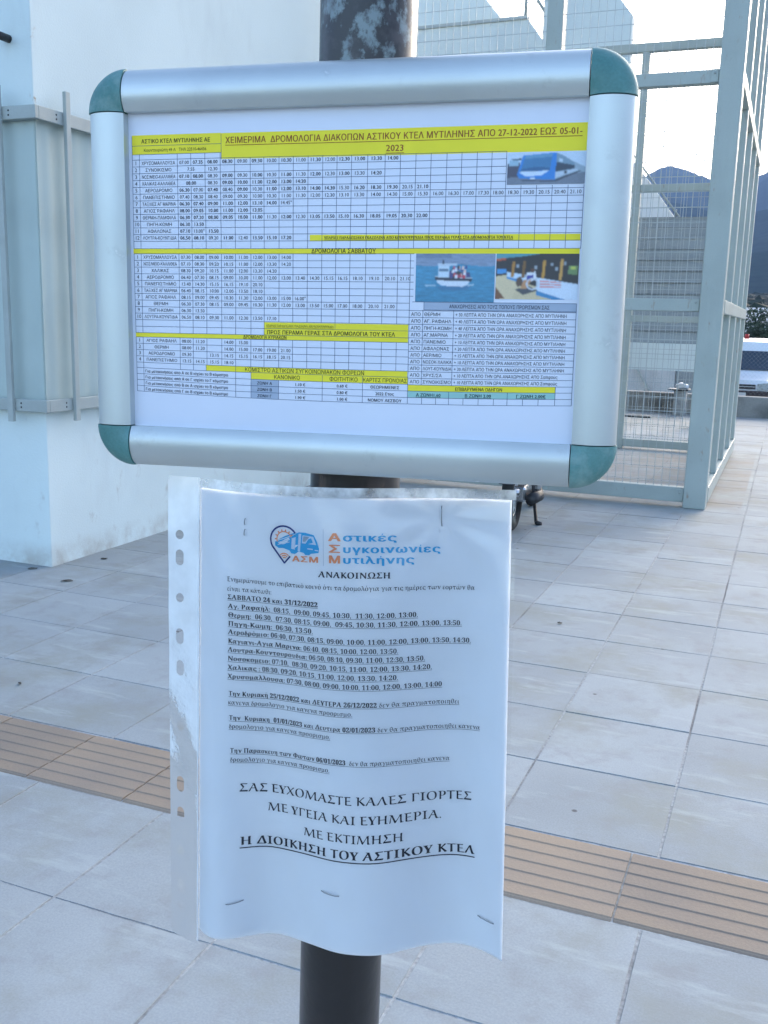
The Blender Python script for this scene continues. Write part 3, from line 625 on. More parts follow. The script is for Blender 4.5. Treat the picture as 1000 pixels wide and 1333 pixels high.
for i, u in enumerate(us):
    for j in range(nj):
        t = j / (nj - 1); Y = 420 + 1700 * t; X = u * Y; rg = ridge(u) * 2120
        z = -1 + rg * (t ** 1.15) * (1 + .0) ; nz = noise.fractal(Vector((X * .0035, Y * .0035, 1.3)), 1.0, 2.0, 6)
        z += nz * 60 * t * (1 - t) * 2.4 + noise.fractal(Vector((X * .02, Y * .02, 5)), 1.0, 2.0, 4) * (2.2 + 3 * t)
        if j == nj - 1: z += abs(noise.noise(Vector((X * .09, 2, 1)))) * 5
        V.append((X, Y, z))
Fc = [(i * nj + j, (i + 1) * nj + j, (i + 1) * nj + j + 1, i * nj + j + 1) for i in range(len(us) - 1) for j in range(nj - 1)]
n0 = len(V); V += [(u * 2300, 2500, -5) for u in us]; Fc += [(i * nj + nj - 1, (i + 1) * nj + nj - 1, n0 + i + 1, n0 + i) for i in range(len(us) - 1)]
tag(link('mountain', mesh('mountain', V, Fc, True), HILL), kind='structure')
V = []; Fc = []; r = random.Random(3); bm = bmesh.new(); bmesh.ops.create_icosphere(bm, subdivisions=2, radius=1); bv = [v.co.copy() for v in bm.verts]; bf = [[v.index for v in f.verts] for f in bm.faces]; bm.free()
for i in range(1900):
    Y = 90 + 440 * r.random() ** .9; X = r.uniform(-.30, .30) * Y; s = r.uniform(1.2, 2.6) * (1 + Y / 320); z = -1 + max(0, (Y - 110)) * .030; q = r.random() * 9; k = len(V)
    for v in bv:
        d = 1 + .40 * noise.noise(v * 2.1 + Vector((q, q, 0))) + .25 * noise.noise(v * 5 + Vector((0, q, q)))
        V.append((X + v.x * s * d, Y + v.y * s * d, z + (v.z * .75 + .55) * s * d))
    Fc += [tuple(a + k for a in f) for f in bf]
tag(link('woodland', mesh('woodland', V, Fc), LEAF2), 'dark green woodland at the foot of the mountain', 'woodland', kind='stuff')
# the air: pale haze round everything
hz = MB().box(-4100, 4100, -700, 4100, -8, 620).build('haze', None, None, 'stuff')
hm = bpy.data.materials.new('haze_air'); hm.use_nodes = True; nt = hm.node_tree; nt.nodes.remove(nt.nodes['Principled BSDF'])
pv = nd(nt, 'ShaderNodeVolumePrincipled'); pv.inputs['Color'].default_value = (.38, .58, .95, 1); pv.inputs['Density'].default_value = .0003; nt.links.new(pv.outputs[0], nt.nodes['Material Output'].inputs['Volume'])
hz.data.materials.append(hm); tag(hz, 'pale blue haze in the air over the whole place', 'haze')

#BOARD
# ------------------------------------------------------------ pole
PC = Vector((-.2594, .5905, 0)); PR = .0298
V = []; Fc = []; N = 48; zs = [-.1] + [i * .1 for i in range(0, 27)]
for z in zs:
    lean = (z - 1.45) * .010
    for k in range(N):
        a = 2 * math.pi * k / N; V.append((PC.x + lean + PR * math.cos(a), PC.y + .0015 + PR * math.sin(a), z))
Fc = [(i * N + k, i * N + (k + 1) % N, (i + 1) * N + (k + 1) % N, (i + 1) * N + k) for i in range(len(zs) - 1) for k in range(N)] + [tuple(range((len(zs) - 1) * N, len(zs) * N))]
me = mesh('pole', V, Fc); [setattr(p, 'use_smooth', len(p.vertices) == 4) for p in me.polygons]
pole = tag(link('pole', me, POLE), 'dark brown painted round steel pole with scuffed pale patches carrying the board', 'pole')

# ------------------------------------------------------------ board frame (local: x right, y up, z out of the face, metres)
BO = Vector((-.2499, .5490, 1.5762)); BX = Vector((.98878, .14910, .0096)); BZ = Vector((-.0121, .01587, .9998)); BN = Vector((.14892, -.98869, .0175))
board = empty('display_frame', 'silver aluminium poster frame with teal rounded corners mounted on the dark pole', 'poster frame')
BX = BX.normalized(); BN = (BN - BX * BN.dot(BX)).normalized(); BZ = BN.cross(BX)
mb4 = Matrix((BX, BZ, BN)).transposed().to_4x4(); mb4.translation = BO; board.matrix_world = mb4
HW, HH, PWD = .1635, .120, .025
def prof_h(r):     # r from inner edge (0) to outer edge (PWD)
    q = (r - .010) / .0155
    return .0115 * math.sqrt(max(0, 1 - q * q)) if r > .010 else .0115 - ((.010 - r) / .010) ** 2 * .0035
PRF = [(0, .001)] + [(r, prof_h(r)) for r in np.linspace(0, PWD, 18)] + [(PWD, -.004), (0, -.004)]
def rail(L):
    m = MB(); n = len(PRF); g = .0006
    V = [(-L + g, r, h) for r, h in PRF] + [(L - g, r, h) for r, h in PRF]
    m.add(V, [(i, (i + 1) % n, n + (i + 1) % n, n + i) for i in range(n)], True); m.add(V[:n], [tuple(range(n))]); m.add(V[n:], [tuple(range(n))[::-1]])
    return m
for (L, loc, rz) in ((HW - PWD, (0, HH - PWD, 0), 0), (HW - PWD, (0, -HH + PWD, 0), math.pi), (HH - PWD, (HW - PWD, 0, 0), -math.pi / 2), (HH - PWD, (-HW + PWD, 0, 0), math.pi / 2)):
    o = rail(L).build('frame_rail', ALU, board); o.location = loc; o.rotation_euler = (0, 0, rz)
    for p in o.data.polygons:
        p.use_smooth = len(p.vertices) == 4
    mod = o.modifiers.new('es', 'EDGE_SPLIT'); mod.split_angle = math.radians(40)
cm = MB(); K = 20; n = len(PRF); sc = 1.02
for i in range(K + 1):
    a = math.pi / 2 * i / K
    for r, h in PRF: cm.V.append((r * sc * math.cos(a), r * sc * math.sin(a), h + (.0007 if h > 0 else 0)))
cm.F = [(i * n + k, i * n + (k + 1) % n, (i + 1) * n + (k + 1) % n, (i + 1) * n + k) for i in range(K) for k in range(n)] + [tuple(range(n)), tuple(range(K * n, (K + 1) * n))[::-1]]; cm.S = [len(f) == 4 for f in cm.F]
cme = cm.me('corner_cap'); cme.materials.append(TEAL)
for sx, sy, rz in ((1, 1, 0), (-1, 1, math.pi / 2), (-1, -1, math.pi), (1, -1, -math.pi / 2)):
    o = link('corner_cap', cme, None, board); o.location = (sx * (HW - PWD), sy * (HH - PWD), 0); o.rotation_euler = (0, 0, rz)
    o.modifiers.new('es', 'EDGE_SPLIT').split_angle = math.radians(40)
MB().bbox(-HW + .012, HW - .012, -HH + .012, HH - .012, -.0052, -.0042, .0003).build('backing_panel', BACKP, board)
MB().bbox(-.036, .022, .05, .07, -.0090, -.0053, .001).build('mounting_strap', GALV, board)
MB().bbox(-.036, .022, -.07, -.05, -.0090, -.0053, .001).build('mounting_strap', GALV, board)

# ------------------------------------------------------------ timetable poster (print in mm, on the paper's plane)
poster = empty('timetable_poster', 'printed bus timetable sheet with yellow bands and three small photos inside the frame', 'poster'); poster.matrix_world = mb4
PH = .0022
def warp(V):
    V = np.asarray(V, float); u, v = V[:, 0], V[:, 1]; k = np.clip((-38 - v) / 37, 0, 1.2) * 2.5
    return np.stack([u, v + k * (u / 137) ** 2 + .0 * u], 1)
def bmap(V, h): 
    w = warp(V); z = PH + h + .00045 * np.sin(V[:, 0] / 31.0 + .7) * np.cos(V[:, 1] / 24.0)
    return np.stack([w[:, 0] / 1000, w[:, 1] / 1000, z], 1)
nx, ny = 60, 42; gx = np.linspace(-138.6, 138.6, nx); gy = np.linspace(-95.2, 95.2, ny)
Vp = np.array([(x, y) for y in gy for x in gx]); P3 = np.stack([Vp[:, 0] / 1000, Vp[:, 1] / 1000, bmap(Vp, 0)[:, 2]], 1)
link('paper', mesh('paper', P3, [(j * nx + i, j * nx + i + 1, (j + 1) * nx + i + 1, (j + 1) * nx + i) for j in range(ny - 1) for i in range(nx - 1)], True), PAPER, poster)
COLS = [-106.2, -97.3, -88.1, -78.2, -69, -59, -50.4, -40.9, -32, -22.9, -13.9, -5.2, 3.6, 13.3, 23.7, 32.8, 41.9, 50.8, 60, 68.6, 77.4, 85.8, 94.1, 102.8, 111.5, 120.2, 128.9, 137.6]
X0, X1 = -136.3, -131.5
YEL = Ink(); GREY = Ink(); GRN = Ink(); GRID = Ink(); TXT = Ink(); RED = Ink(); THIN = Ink()
YEL.fill(X0, 71.1, -77.6, 82.4); YEL.fill(-77.4, 67.4, 138, 82.2)
YEL.fill(-21.5, 19.4, 137.1, 23.1); YEL.fill(-136.7, 12.2, 137.1, 15.2)
YEL.fill(-50.3, -36.2, 39.9, -28.5); YEL.fill(-136.4, -39.0, 39.9, -36.2)
YEL.fill(-88.7, -59.4, 39.9, -55.9); YEL.fill(-58.9, -63.6, 40.3, -59.4); YEL.fill(40.5, -67.6, 127.6, -63.9)
GREY.fill(49, -19.8, 136.8, -15.4); GREY2 = Ink(); GREY2.fill(-58.9, -75.4, -40.9, -63.7); GRN.fill(40.5, -71.5, 127.4, -67.7)
GW = .26
def hl(x0, x1, y): GRID.rule(x0, y, x1, y, GW)
def vl(x, y0, y1): GRID.rule(x, y0, x, y1, GW)
R1 = [68.0 - 4.03 * k for k in range(13)]
hl(X0, -77.5, 71.1); hl(X0, -77.5, 76.2)
for k, y in enumerate(R1):
    hl(X0, 94.1 if k < 5 else 137.6, y)
hl(X0, 137.6, 15.2); vl(X0, 82, 71.1); vl(X0, 71, 15.2); vl(X1, 71, 15.2); vl(-77.5, 82, 67.4)
for i, x in enumerate(COLS):
    top = 71 if i < 4 else 68
    if i > 22: top = 49.5
    if i == 1: vl(x, 71, 63.97); vl(x, 59.94, 55.9); vl(x, 51.9, 15.2)
    else: vl(x, top, 15.2)
R2 = [12.1 - 4.03 * k for k in range(13)]
for y in R2[:11]: hl(X0, 42.5 if y > -16 else 40.4, y)
hl(X0, -50.3, -32.3); hl(X0, 40, -36.2); hl(X0, 40, 12.15)
for x in [X0, X1] + COLS[:16]: vl(x, 12.1, -28.2 if -50 < x < 39.9 else -36.2)
for x in (40.3,): vl(x, 12.1, -75.4)
hl(42, 137, -15.3)
R3 = [-39.0 - 4.22 * k for k in range(5)]
for y in R3: hl(X0, 40.3, y)
for x in [X0, X1] + COLS[:16]: vl(x, -39.0, -55.9)
for y in (-59.5, -63.6, -67.6, -71.6, -75.4): hl(X0 if y < -59.6 or True else 0, -58.9, y)
for x in (X0, X1, -69, -58.9): vl(x, -55.9, -75.4)
for x in (-106.2, -88.7, -97.3): vl(x, -55.9, -59.5)
for y in (-59.4, -63.6, -67.6, -71.5, -75.4): hl(-58.9, 40.3, y)
for x, y0 in ((-40.9, -63.6), (-12.9, -59.4), (12.4, -59.4)): vl(x, y0, -75.4)
AR = [-20.3 - 3.965 * k for k in range(12)]
for y in AR: hl(40.4, 137, y)
for x in (48.5, 66.8, 137): vl(x, -15.4 if x > 100 else -19.8, -64)
vl(49, -15.4, -19.8); hl(49, 137, -19.85)
for y in (-67.6, -71.5, -75.4): hl(40.4, 137, y)
for x in (65.3, 100, 127.5): vl(x, -67.6, -75.4)
for x in (49.0, 57.5, 74, 83, 92, 109, 118, 137): vl(x, -71.5, -75.4)
for x in (127.5, 137): vl(x, -63.9, -75.4)
def cellrow(y, num, name, data, h=4.03):
    b = y + (h - 2.05) / 2
    TXT.text((str(num), 's'), 3.2, (X0 + X1) / 2, b, align='c')
    TXT.text((name, 's'), 2.75, (X1 + COLS[0]) / 2, b + .02, align='c', xmax=22.5)
    for i, t in enumerate(data):
        if t is None or t == '': continue
        bold = t.endswith('*'); t = t.rstrip('*'); x = (COLS[i] + COLS[i + 1]) / 2
        if t.startswith('_'): x = COLS[1]; t = t[1:]
        (TXT if bold else THIN).text((t, 'b' if bold else 's'), 2.9, x, b, align='c', xmax=7.6)
T1 = [('ΧΡΥΣΟΜΑΛΛΟΥΣΑ', '07.00 07.35* 08.00* 08.30* 09.00 09.30* 10.00 10.30* 11.00 11.30* 12.00 12.30* 13.00* 13.30* 14.00*'),
      ('ΣΥΝΟΙΚΙΣΜΟ', '_7.55 - 12.30'),
      ('ΝΟΣ/ΜΕΙΟ-ΚΑΛΛΙΘΕΑ', '07.10* 08.00* 08.30 09.00* 09.30 10.00* 10.30 11.00* 11.30 12.00* 12.30 13.00* 13.30 14:20*'),
      ('ΧΑΛΙΚΑΣ-ΚΑΛΛΙΘΕΑ', '_08.00* - 08.30 09.00* 10.00* 11.00* 12.00* 13.00* 14:20*'),
      ('ΑΕΡΟΔΡΟΜΙΟ', '06.30* 07.00 07.40* 08.40 09.00* 10.30 11.00* 12.00* 13.10* 14.00* 14.30* 15.30 16.20* 18.30* 19.30* 20.15 21.10*'),
      ('ΠΑΝΕΠΙΣΤΗΜΙΟ', '07.40 08.30 08.40 09.00 09.30 10.00 10.30 11.00 11.30 12.00 12.30 13.10 13.30 14.00 14.30 15.00 15.30 16.00 16.30 17.00 17.30 18.00 18.30 19.30 20.15 20.40 21.10'),
      ('ΤΑΞ/ΧΕΣ ΑΓ ΜΑΡΙΝΑ', '06.30* 07.40* 09.00* 11.00* 12.00* 13.10* 14.00* 14.45"'),
      ('ΑΓΙΟΣ ΡΑΦΑΗΛ', '08.00* 09.05* 10.00* 11.00* 12.00* 13.05*'),
      ('ΘΕΡΜΗ-ΠΑΜΦΙΛΑ', '06.30* 07.20* 08.00* 09.05* 10.00* 11.00* 11.30 12.00* 12.30 13.05* 13.50* 15.10* 16.30* 18.05* 19.05* 20.30* 22.00*'),
      ('ΠΗΓΗ-ΚΩΜΗ', '06.30* 13.50*'), ('ΑΦΑΛΩΝΑΣ', '07.10* 13.00" 13.50*'),
      ('ΛΟΥΤΡΑ-ΚΟΥΝΤ/ΔΙΑ', '06.50* 08.10* 09.20 11.00* 12.40 13.50* 15.10* 17.20*')]
for k, (nm, dt) in enumerate(T1): cellrow(R1[k + 1], k + 1, nm, [None if t == '-' else t for t in dt.split()])
T2 = [('ΧΡΥΣΟΜΑΛΛΟΥΣΑ', '07.30 08.00 09.00 10.00 11.00 12.00 13.00 14.00'), ('ΝΟΣ/ΜΕΙΟ-ΚΑΛΛΙΘΕΑ', '07.10 08.30 09.20 10.15 11.00 12.00 13.30 14.20'),
      ('ΧΑΛΙΚΑΣ', '08.30 09.20 10.15 11.00 12.00 13.30 14.20'), ('ΑΕΡΟΔΡΟΜΙΟ', '06.40 07.30 08.15 09.00 10.00 11.00 12.00 13.00 13.40 14.30 15.15 16.15 18.10 19.10 20.10 21.10'),
      ('ΠΑΝΕΠΙΣΤΗΜΙΟ', '13.40 14.30 15.15 16.15 19.10 20.10'), ('ΤΑΞ/ΧΕΣ ΑΓ ΜΑΡΙΝΑ', '06.40 08.15 10.00 12.00 13.50 18.10'),
      ('ΑΓΙΟΣ ΡΑΦΑΗΛ', '08.15 09.00 09.45 10.30 11.30 12.00 13.00 15.00 16.00"'), ('ΘΕΡΜΗ', '06.30 07.30 08.15 09.00 09.45 10.30 11.30 12.00 13.00 13.50 15.00 17.00 18.00 20.10 21.00'),
      ('ΠΗΓΗ-ΚΩΜΗ', '06.30 13.50'), ('ΛΟΥΤΡΑ-ΚΟΥΝΤ/ΔΙΑ', '06.50 08.10 09.30 11.00 12.30 13.50 17.10')]
for k, (nm, dt) in enumerate(T2): cellrow(R2[k + 1], k + 1, nm, dt.split())
T3 = [('ΑΓΙΟΣ ΡΑΦΑΗΛ', '08.00 11.20 - 14.00 15.00'), ('ΘΕΡΜΗ', '08.00 11.20 - 14.00 15.00 17.00 19.00 21.00'), ('ΑΕΡΟΔΡΟΜΙΟ', '09.30 - 13.15 14.15 15.15 16.15 18.15 20.15'), ('ΠΑΝΕΠΙΣΤΗΜΙΟ', '13.15 14.15 15.15 18.10')]
for k, (nm, dt) in enumerate(T3): cellrow(R3[k + 1], k + 1, nm, [None if t == '-' else t for t in dt.split()], 4.22)
TXT.text(('ΑΣΤΙΚΟ ΚΤΕΛ ΜΥΤΙΛΗΝΗΣ ΑΕ', 'b'), 3.3, -130, 77.6, -84.4)
THIN.text(('Κουντουριώτη 49 Α   ΤΗΛ 22510-46436', 's'), 2.5, -128.5, 72.7, -87)
RED.text(('ΧΕΙΜΕΡΙΜΑ  ΔΡΟΜΟΛΟΓΙΑ ΔΙΑΚΟΠΩΝ ΑΣΤΙΚΟΥ ΚΤΕΛ ΜΥΤΙΛΗΝΗΣ ΑΠΟ 27-12-2022 ΕΩΣ 05-01-', 'b'), 5.0, -74.8, 76.3, 135.4, under=True, uw=.35, ud=1.1)
RED.text(('2023', 'b'), 5.0, 24.0, 69.7, 34.8, under=True, uw=.35, ud=1.1)
TXT.text(('ΥΠΑΡΧΕΙ ΠΑΡΑΔΟΣΙΑΚΗ ΓΚΑΖΟΛΙΝΑ ΑΠΟ ΚΟΥΝΤΟΥΡΟΥΔΙΑ ΠΡΟΣ ΠΕΡΑΜΑ ΓΕΡΑΣ ΣΤΑ ΔΡΟΜΟΛΟΓΙΑ ΤΟΥ ΚΤΕΛ', 'e'), 2.2, -12.5, 20.6, 99.5, under=True, uw=.18, ud=.5)
TXT.text(('ΔΡΟΜΟΛΟΓΙΑ ΣΑΒΒΑΤΟΥ', 'b'), 3.4, -20.4, 12.6, 19.4, under=True, uw=.3, ud=.55)
TXT.text(('ΔΡΟΜΟΛΟΓΙΑ ΚΥΡΙΑΚΩΝ', 'b'), 2.8, -64, -38.5, -35.8, under=True, uw=.22, ud=.35)
THIN.text(('ΥΠΑΡΧΕΙ ΠΑΡΑΔΟΣΙΑΚΗ ΓΚΑΖΟΛΙΝΑ ΑΠΟ ΚΟΥΝΤΟΥΡΟΥΔΙΑ', 'r'), 2.0, -49, -31.3, -6, under=True, uw=.12, ud=.45)
GRID.rule(-5.2, -28.6, -5.2, -32, .2); GRID.rule(-50.3, -32.2, 40, -32.2, .2)
TXT.text(('ΠΡΟΣ ΠΕΡΑΜΑ ΓΕΡΑΣ ΣΤΑ ΔΡΟΜΟΛΟΓΙΑ ΤΟΥ ΚΤΕΛ', 'b'), 3.3, -48.6, -35.6, 32)
TXT.text(('ΚΟΜΙΣΤΡΟ ΑΣΤΙΚΩΝ ΣΥΓΚΟΙΝΩΝΙΑΚΩΝ ΦΟΡΕΩΝ', 's'), 3.5, -63, -58.9, 13.5)
TXT.text(('ΚΑΝΟΝΙΚΟ', 's'), 3.3, -44, -62.8, -27); TXT.text(('ΦΟΙΤΗΤΙΚΟ', 's'), 3.3, -8.5, -62.8, 9.5); TXT.text(('ΚΑΡΤΕΣ ΠΡΟΝΟΙΑΣ', 's'), 3.3, 12.6, -62.8, 39.9)
for k, (z, a, b, c) in enumerate((('ΖΩΝΗ Α', '1.10 €', '0.60 €', 'ΘΕΩΡΗΜΕΝΕΣ'), ('ΖΩΝΗ Β', '1.50 €', '0.80 €', '2022 Ετος'), ('ΖΩΝΗ Γ', '1.90 €', '1.00 €', 'ΝΟΜΟΥ ΛΕΣΒΟΥ'))):
    y = -66.7 - 3.95 * k
    for t, x in ((z, -50), (a, -27), (b, -.3), (c, 26.3)): TXT.text((t, 'b'), 2.5, x, y, align='c')
for k, (a, b) in enumerate((('Α σε Β', 'Β'), ('Α σε Γ', 'Γ'), ('Β σε Α', 'Β'), ('Γ σε Β', 'Β'))):
    TXT.text(('Για μετακινήσεις από %s ισχύει το %s κόμιστρο' % (a, b), 'b'), 2.6, -130.5, -62.6 - 4.0 * k, -74)
TXT.text(('ΑΝΑΧΩΡΗΣΕΙΣ ΑΠΟ ΤΟΥΣ ΤΟΠΟΥΣ ΠΡΟΡΙΣΜΩΝ ΣΑΣ', 's'), 2.9, 64, -18.7, 122)
for k, (nm, mn, e_) in enumerate((('ΘΕΡΜΗ', 30, 'ΜΥΤΙΛΗΝΗ'), ('ΑΓ. ΡΑΦΑΗΛ', 40, 'ΜΥΤΙΛΗΝΗ'), ('ΠΗΓΗ-ΚΩΜΗ', 40, 'ΜΥΤΙΛΗΝΗ'), ('ΑΓ.ΜΑΡΙΝΑ', 20, 'ΜΥΤΙΛΗΝΗ'), ('ΠΑΝΕ/ΜΙΟ', 10, 'ΜΥΤΙΛΗΝΗ'), ('ΑΦΑΛΩΝΑΣ', 20, 'ΜΥΤΙΛΗΝΗ'), ('ΑΕΡ/ΜΙΟ', 15, 'ΜΥΤΙΛΗΝΗ'), ('ΝΟΣΟΚ-ΧΑΛΙΚΑ', 10, 'ΜΥΤΙΛΗΝΗ'), ('ΛΟΥΤ-ΚΟΥΝ/ΔΙΑ', 30, 'ΜΥΤΙΛΗΝΗ'), ('ΧΡΥΣ/ΣΑ', 10, 'Σαπφούς'), ('ΣΥΝΟΙΚΙΣΜΟ', 10, 'Σαπφούς'))):
    y = AR[k + 1] + .95; TXT.text(('ΑΠΟ', 's'), 2.7, 44.4, y, align='c')
    V_, F__, sp_ = lay(('%s' % nm, 's'), 2.7, 49.2, y); w_ = sp_[0][1] - 49.2
    TXT.text((nm, 's'), 2.7, 49.2, y, 49.2 + min(w_, 17.2))
    TXT.text(('+ %d ΛΕΠΤΑ ΑΠΟ ΤΗΝ ΩΡΑ ΑΝΑΧΩΡΗΣΗΣ ΑΠΟ %s' % (mn, e_), 's'), 2.7, 67.8, y, 132 if k < 9 else 128.5)
TXT.text(('ΕΠΙΒΑΡΥΜΕΝΑ ΟΔΗΓΩΝ', 'b'), 2.7, 69, -66.9, 97)
for t, x in (('Α ΖΩΝΗ1.60', 53), ('Β ΖΩΝΗ 2.00', 82.7), ('Γ ΖΩΝΗ 2.00€', 113.7)): TXT.text((t, 'b'), 2.6, x, -70.7, align='c', under=True, uw=.2, ud=.4)
YEL.build('yellow_band', INK_YEL, poster, bmap, .00005); GREY.build('grey_cell', INK_GREY, poster, bmap, .00005); GREY2.build('grey_cell', INK_GREY, poster, bmap, .00005); GRN.build('green_cell', INK_GRN, poster, bmap, .00005)
GRID.build('grid_lines', INK_GRID, poster, bmap, .0001); TXT.build('printed_text', INK_DARK, poster, bmap, .00015); THIN.build('fine_printed_text', INK_DARK, poster, bmap, .00015); RED.build('heading_text', INK_RED, poster, bmap, .00015)

# small printed photographs: colour grids painted in paper space
VC = bpy.data.materials.new('photo_print'); VC.use_nodes = True; nt = VC.node_tree; at_ = nd(nt, 'ShaderNodeVertexColor'); at_.layer_name = 'Col'
nt.links.new(at_.outputs[0], nt.nodes['Principled BSDF'].inputs['Base Color']); nt.nodes['Principled BSDF'].inputs['Roughness'].default_value = .45; nt.nodes['Principled BSDF'].inputs['Coat Weight'].default_value = .25
def sl(c): return np.array([(x / 255 / 12.92 if x / 255 < .04045 else ((x / 255 + .055) / 1.055) ** 2.4) for x in c])
def inside(P, X, Y):
    r_ = np.zeros(X.shape, bool); n = len(P)
    for i in range(n):
        (x1, y1), (x2, y2) = P[i], P[(i + 1) % n]
        if y1 == y2: continue
        c = ((y1 > Y) != (y2 > Y)) & (X < (x2 - x1) * (Y - y1) / (y2 - y1) + x1); r_ ^= c
    return r_
def photo(name, x0, y0, x1, y1, W, H, paint, label):
    X, Y = np.meshgrid((np.arange(W) + .5) / W, (np.arange(H) + .5) / H)          # Y downwards
    C_ = np.zeros((H, W, 3)); paint(C_, X, Y)
    C_ = np.clip(C_ * (1 + rng.normal(0, .035, (H, W, 1))), 0, 1)
    K_ = C_.copy()
    for _ in range(2): K_[1:-1, 1:-1] = (K_[1:-1, 1:-1] * 2 + K_[:-2, 1:-1] + K_[2:, 1:-1] + K_[1:-1, :-2] + K_[1:-1, 2:]) / 6
    K_ = np.clip(K_ * (1 + rng.normal(0, .03, (H, W, 1))), 0, 1)
    V2 = np.array([(x0 + (x1 - x0) * i / (W - 1), y1 - (y1 - y0) * j / (H - 1)) for j in range(H) for i in range(W)])
    me = mesh(name, bmap(V2, .00022), [(j * W + i, (j + 1) * W + i, (j + 1) * W + i + 1, j * W + i + 1) for j in range(H - 1) for i in range(W - 1)])
    ca = me.color_attributes.new('Col', 'FLOAT_COLOR', 'POINT'); ca.data.foreach_set('color', np.concatenate([K_.reshape(-1, 3), np.ones((W * H, 1))], 1).ravel())
    o = link(name, me, VC, poster); o['label'] = label; return o
def P_(C_, X, Y, poly, col, soft=1.0):
    m_ = inside(poly, X, Y); C_[m_] = C_[m_] * (1 - soft) + sl(col) * soft
def p_bus(C_, X, Y):
    C_[:] = sl((196, 214, 232)); m_ = Y > .62; C_[m_] = (sl((112, 122, 138))[None] * (1 + .25 * (Y[m_] - .8)[:, None]))
    P_(C_, X, Y, [(.62, .05), (.80, .25), (1, .48), (1, .62), (.62, .75)], (150, 170, 185))
    P_(C_, X, Y, [(.0, .36), (.16, .30), (.16, .75), (0, .78)], (70, 72, 92)); P_(C_, X, Y, [(.03, .24), (.15, .22), (.15, .42), (.02, .42)], (150, 185, 205)); P_(C_, X, Y, [(.05, .20), (.18, .18), (.18, .23), (.07, .23)], (50, 75, 100))
    P_(C_, X, Y, [(.62, .02), (.72, .12), (.86, .34), (.84, .60), (.62, .86)], (120, 150, 170)); P_(C_, X, Y, [(.60, .30), (.86, .42), (.86, .52), (.60, .62)], (45, 62, 82)); P_(C_, X, Y, [(.66, .20), (.71, .22), (.71, .32), (.66, .30)], (190, 210, 225))
    P_(C_, X, Y, [(.62, .62), (.86, .54), (.92, .56), (.62, .82)], (185, 200, 215)); P_(C_, X, Y, [(.73, .58), (.77, .58), (.77, .66), (.73, .68)], (50, 60, 75)); P_(C_, X, Y, [(.60, .86), (.90, .60), (.97, .58), (.62, .92)], (60, 70, 85))
    P_(C_, X, Y, [(.20, .10), (.60, .02), (.63, .02), (.62, .86), (.16, .80), (.13, .68)], (38, 128, 205)); P_(C_, X, Y, [(.22, .20), (.57, .15), (.55, .56), (.17, .60)], (58, 120, 165)); P_(C_, X, Y, [(.23, .11), (.58, .05), (.57, .15), (.22, .20)], (95, 150, 185))
    P_(C_, X, Y, [(.38, .45), (.55, .48), (.55, .56), (.20, .60), (.17, .52)], (40, 95, 140)); P_(C_, X, Y, [(.15, .60), (.54, .57), (.44, .72), (.24, .74)], (205, 222, 240)); P_(C_, X, Y, [(.30, .78), (.36, .78), (.36, .82), (.30, .82)], (225, 235, 245))
    P_(C_, X, Y, [(.17, .84), (.60, .88), (.60, .92), (.2, .88)], (62, 72, 92))
def p_boat(C_, X, Y):
    nz = np.array([[noise.noise(Vector((x * 9, y * 34, 0))) + .6 * noise.noise(Vector((x * 30, y * 90, 3))) for x in X[0]] for y in Y[:, 0]])
    C_[:] = sl((62, 140, 176)) * (1 + .32 * nz[..., None]) * (1.08 - .2 * Y[..., None])
    m_ = Y < .24 + .02 * np.sin(X * 9); C_[m_] = (sl((128, 146, 172)) * (1 + .25 * nz[..., None]))[m_]
    m_ = (Y < .10) & (X < .45); C_[m_] = (sl((110, 128, 155)) * (1 + .3 * nz[..., None]))[m_]
    P_(C_, X, Y, [(.27, .68), (.70, .66), (.66, .74), (.34, .76)], (60, 110, 150), .7)
    P_(C_, X, Y, [(.25, .46), (.72, .50), (.66, .64), (.60, .68), (.34, .66), (.28, .60)], (212, 222, 234)); P_(C_, X, Y, [(.25, .48), (.72, .51), (.71, .57), (.25, .55)], (35, 48, 70))
    P_(C_, X, Y, [(.29, .26), (.43, .26), (.43, .50), (.29, .50)], (196, 216, 232)); P_(C_, X, Y, [(.30, .32), (.42, .32), (.42, .37), (.30, .37)], (90, 120, 145)); P_(C_, X, Y, [(.28, .20), (.52, .20), (.53, .25), (.28, .26)], (190, 205, 220)); P_(C_, X, Y, [(.34, .14), (.36, .14), (.36, .22), (.34, .22)], (60, 70, 90))
    P_(C_, X, Y, [(.43, .38), (.68, .38), (.70, .50), (.43, .50)], (70, 78, 105))
    r_ = random.Random(4)
    for k in range(34):
        a, b = r_.uniform(.43, .68), r_.uniform(.27, .47); c = r_.choice([(200, 60, 80), (225, 225, 235), (60, 70, 130), (190, 90, 120), (235, 200, 190), (50, 50, 60)]); P_(C_, X, Y, [(a - .013, b - .03), (a + .013, b - .03), (a + .016, b + .04), (a - .016, b + .04)], c)
    P_(C_, X, Y, [(.12, .65), (.25, .64), (.27, .67), (.14, .68)], (190, 215, 230), .6); P_(C_, X, Y, [(.66, .64), (.74, .62), (.74, .65), (.66, .67)], (205, 225, 235), .6)
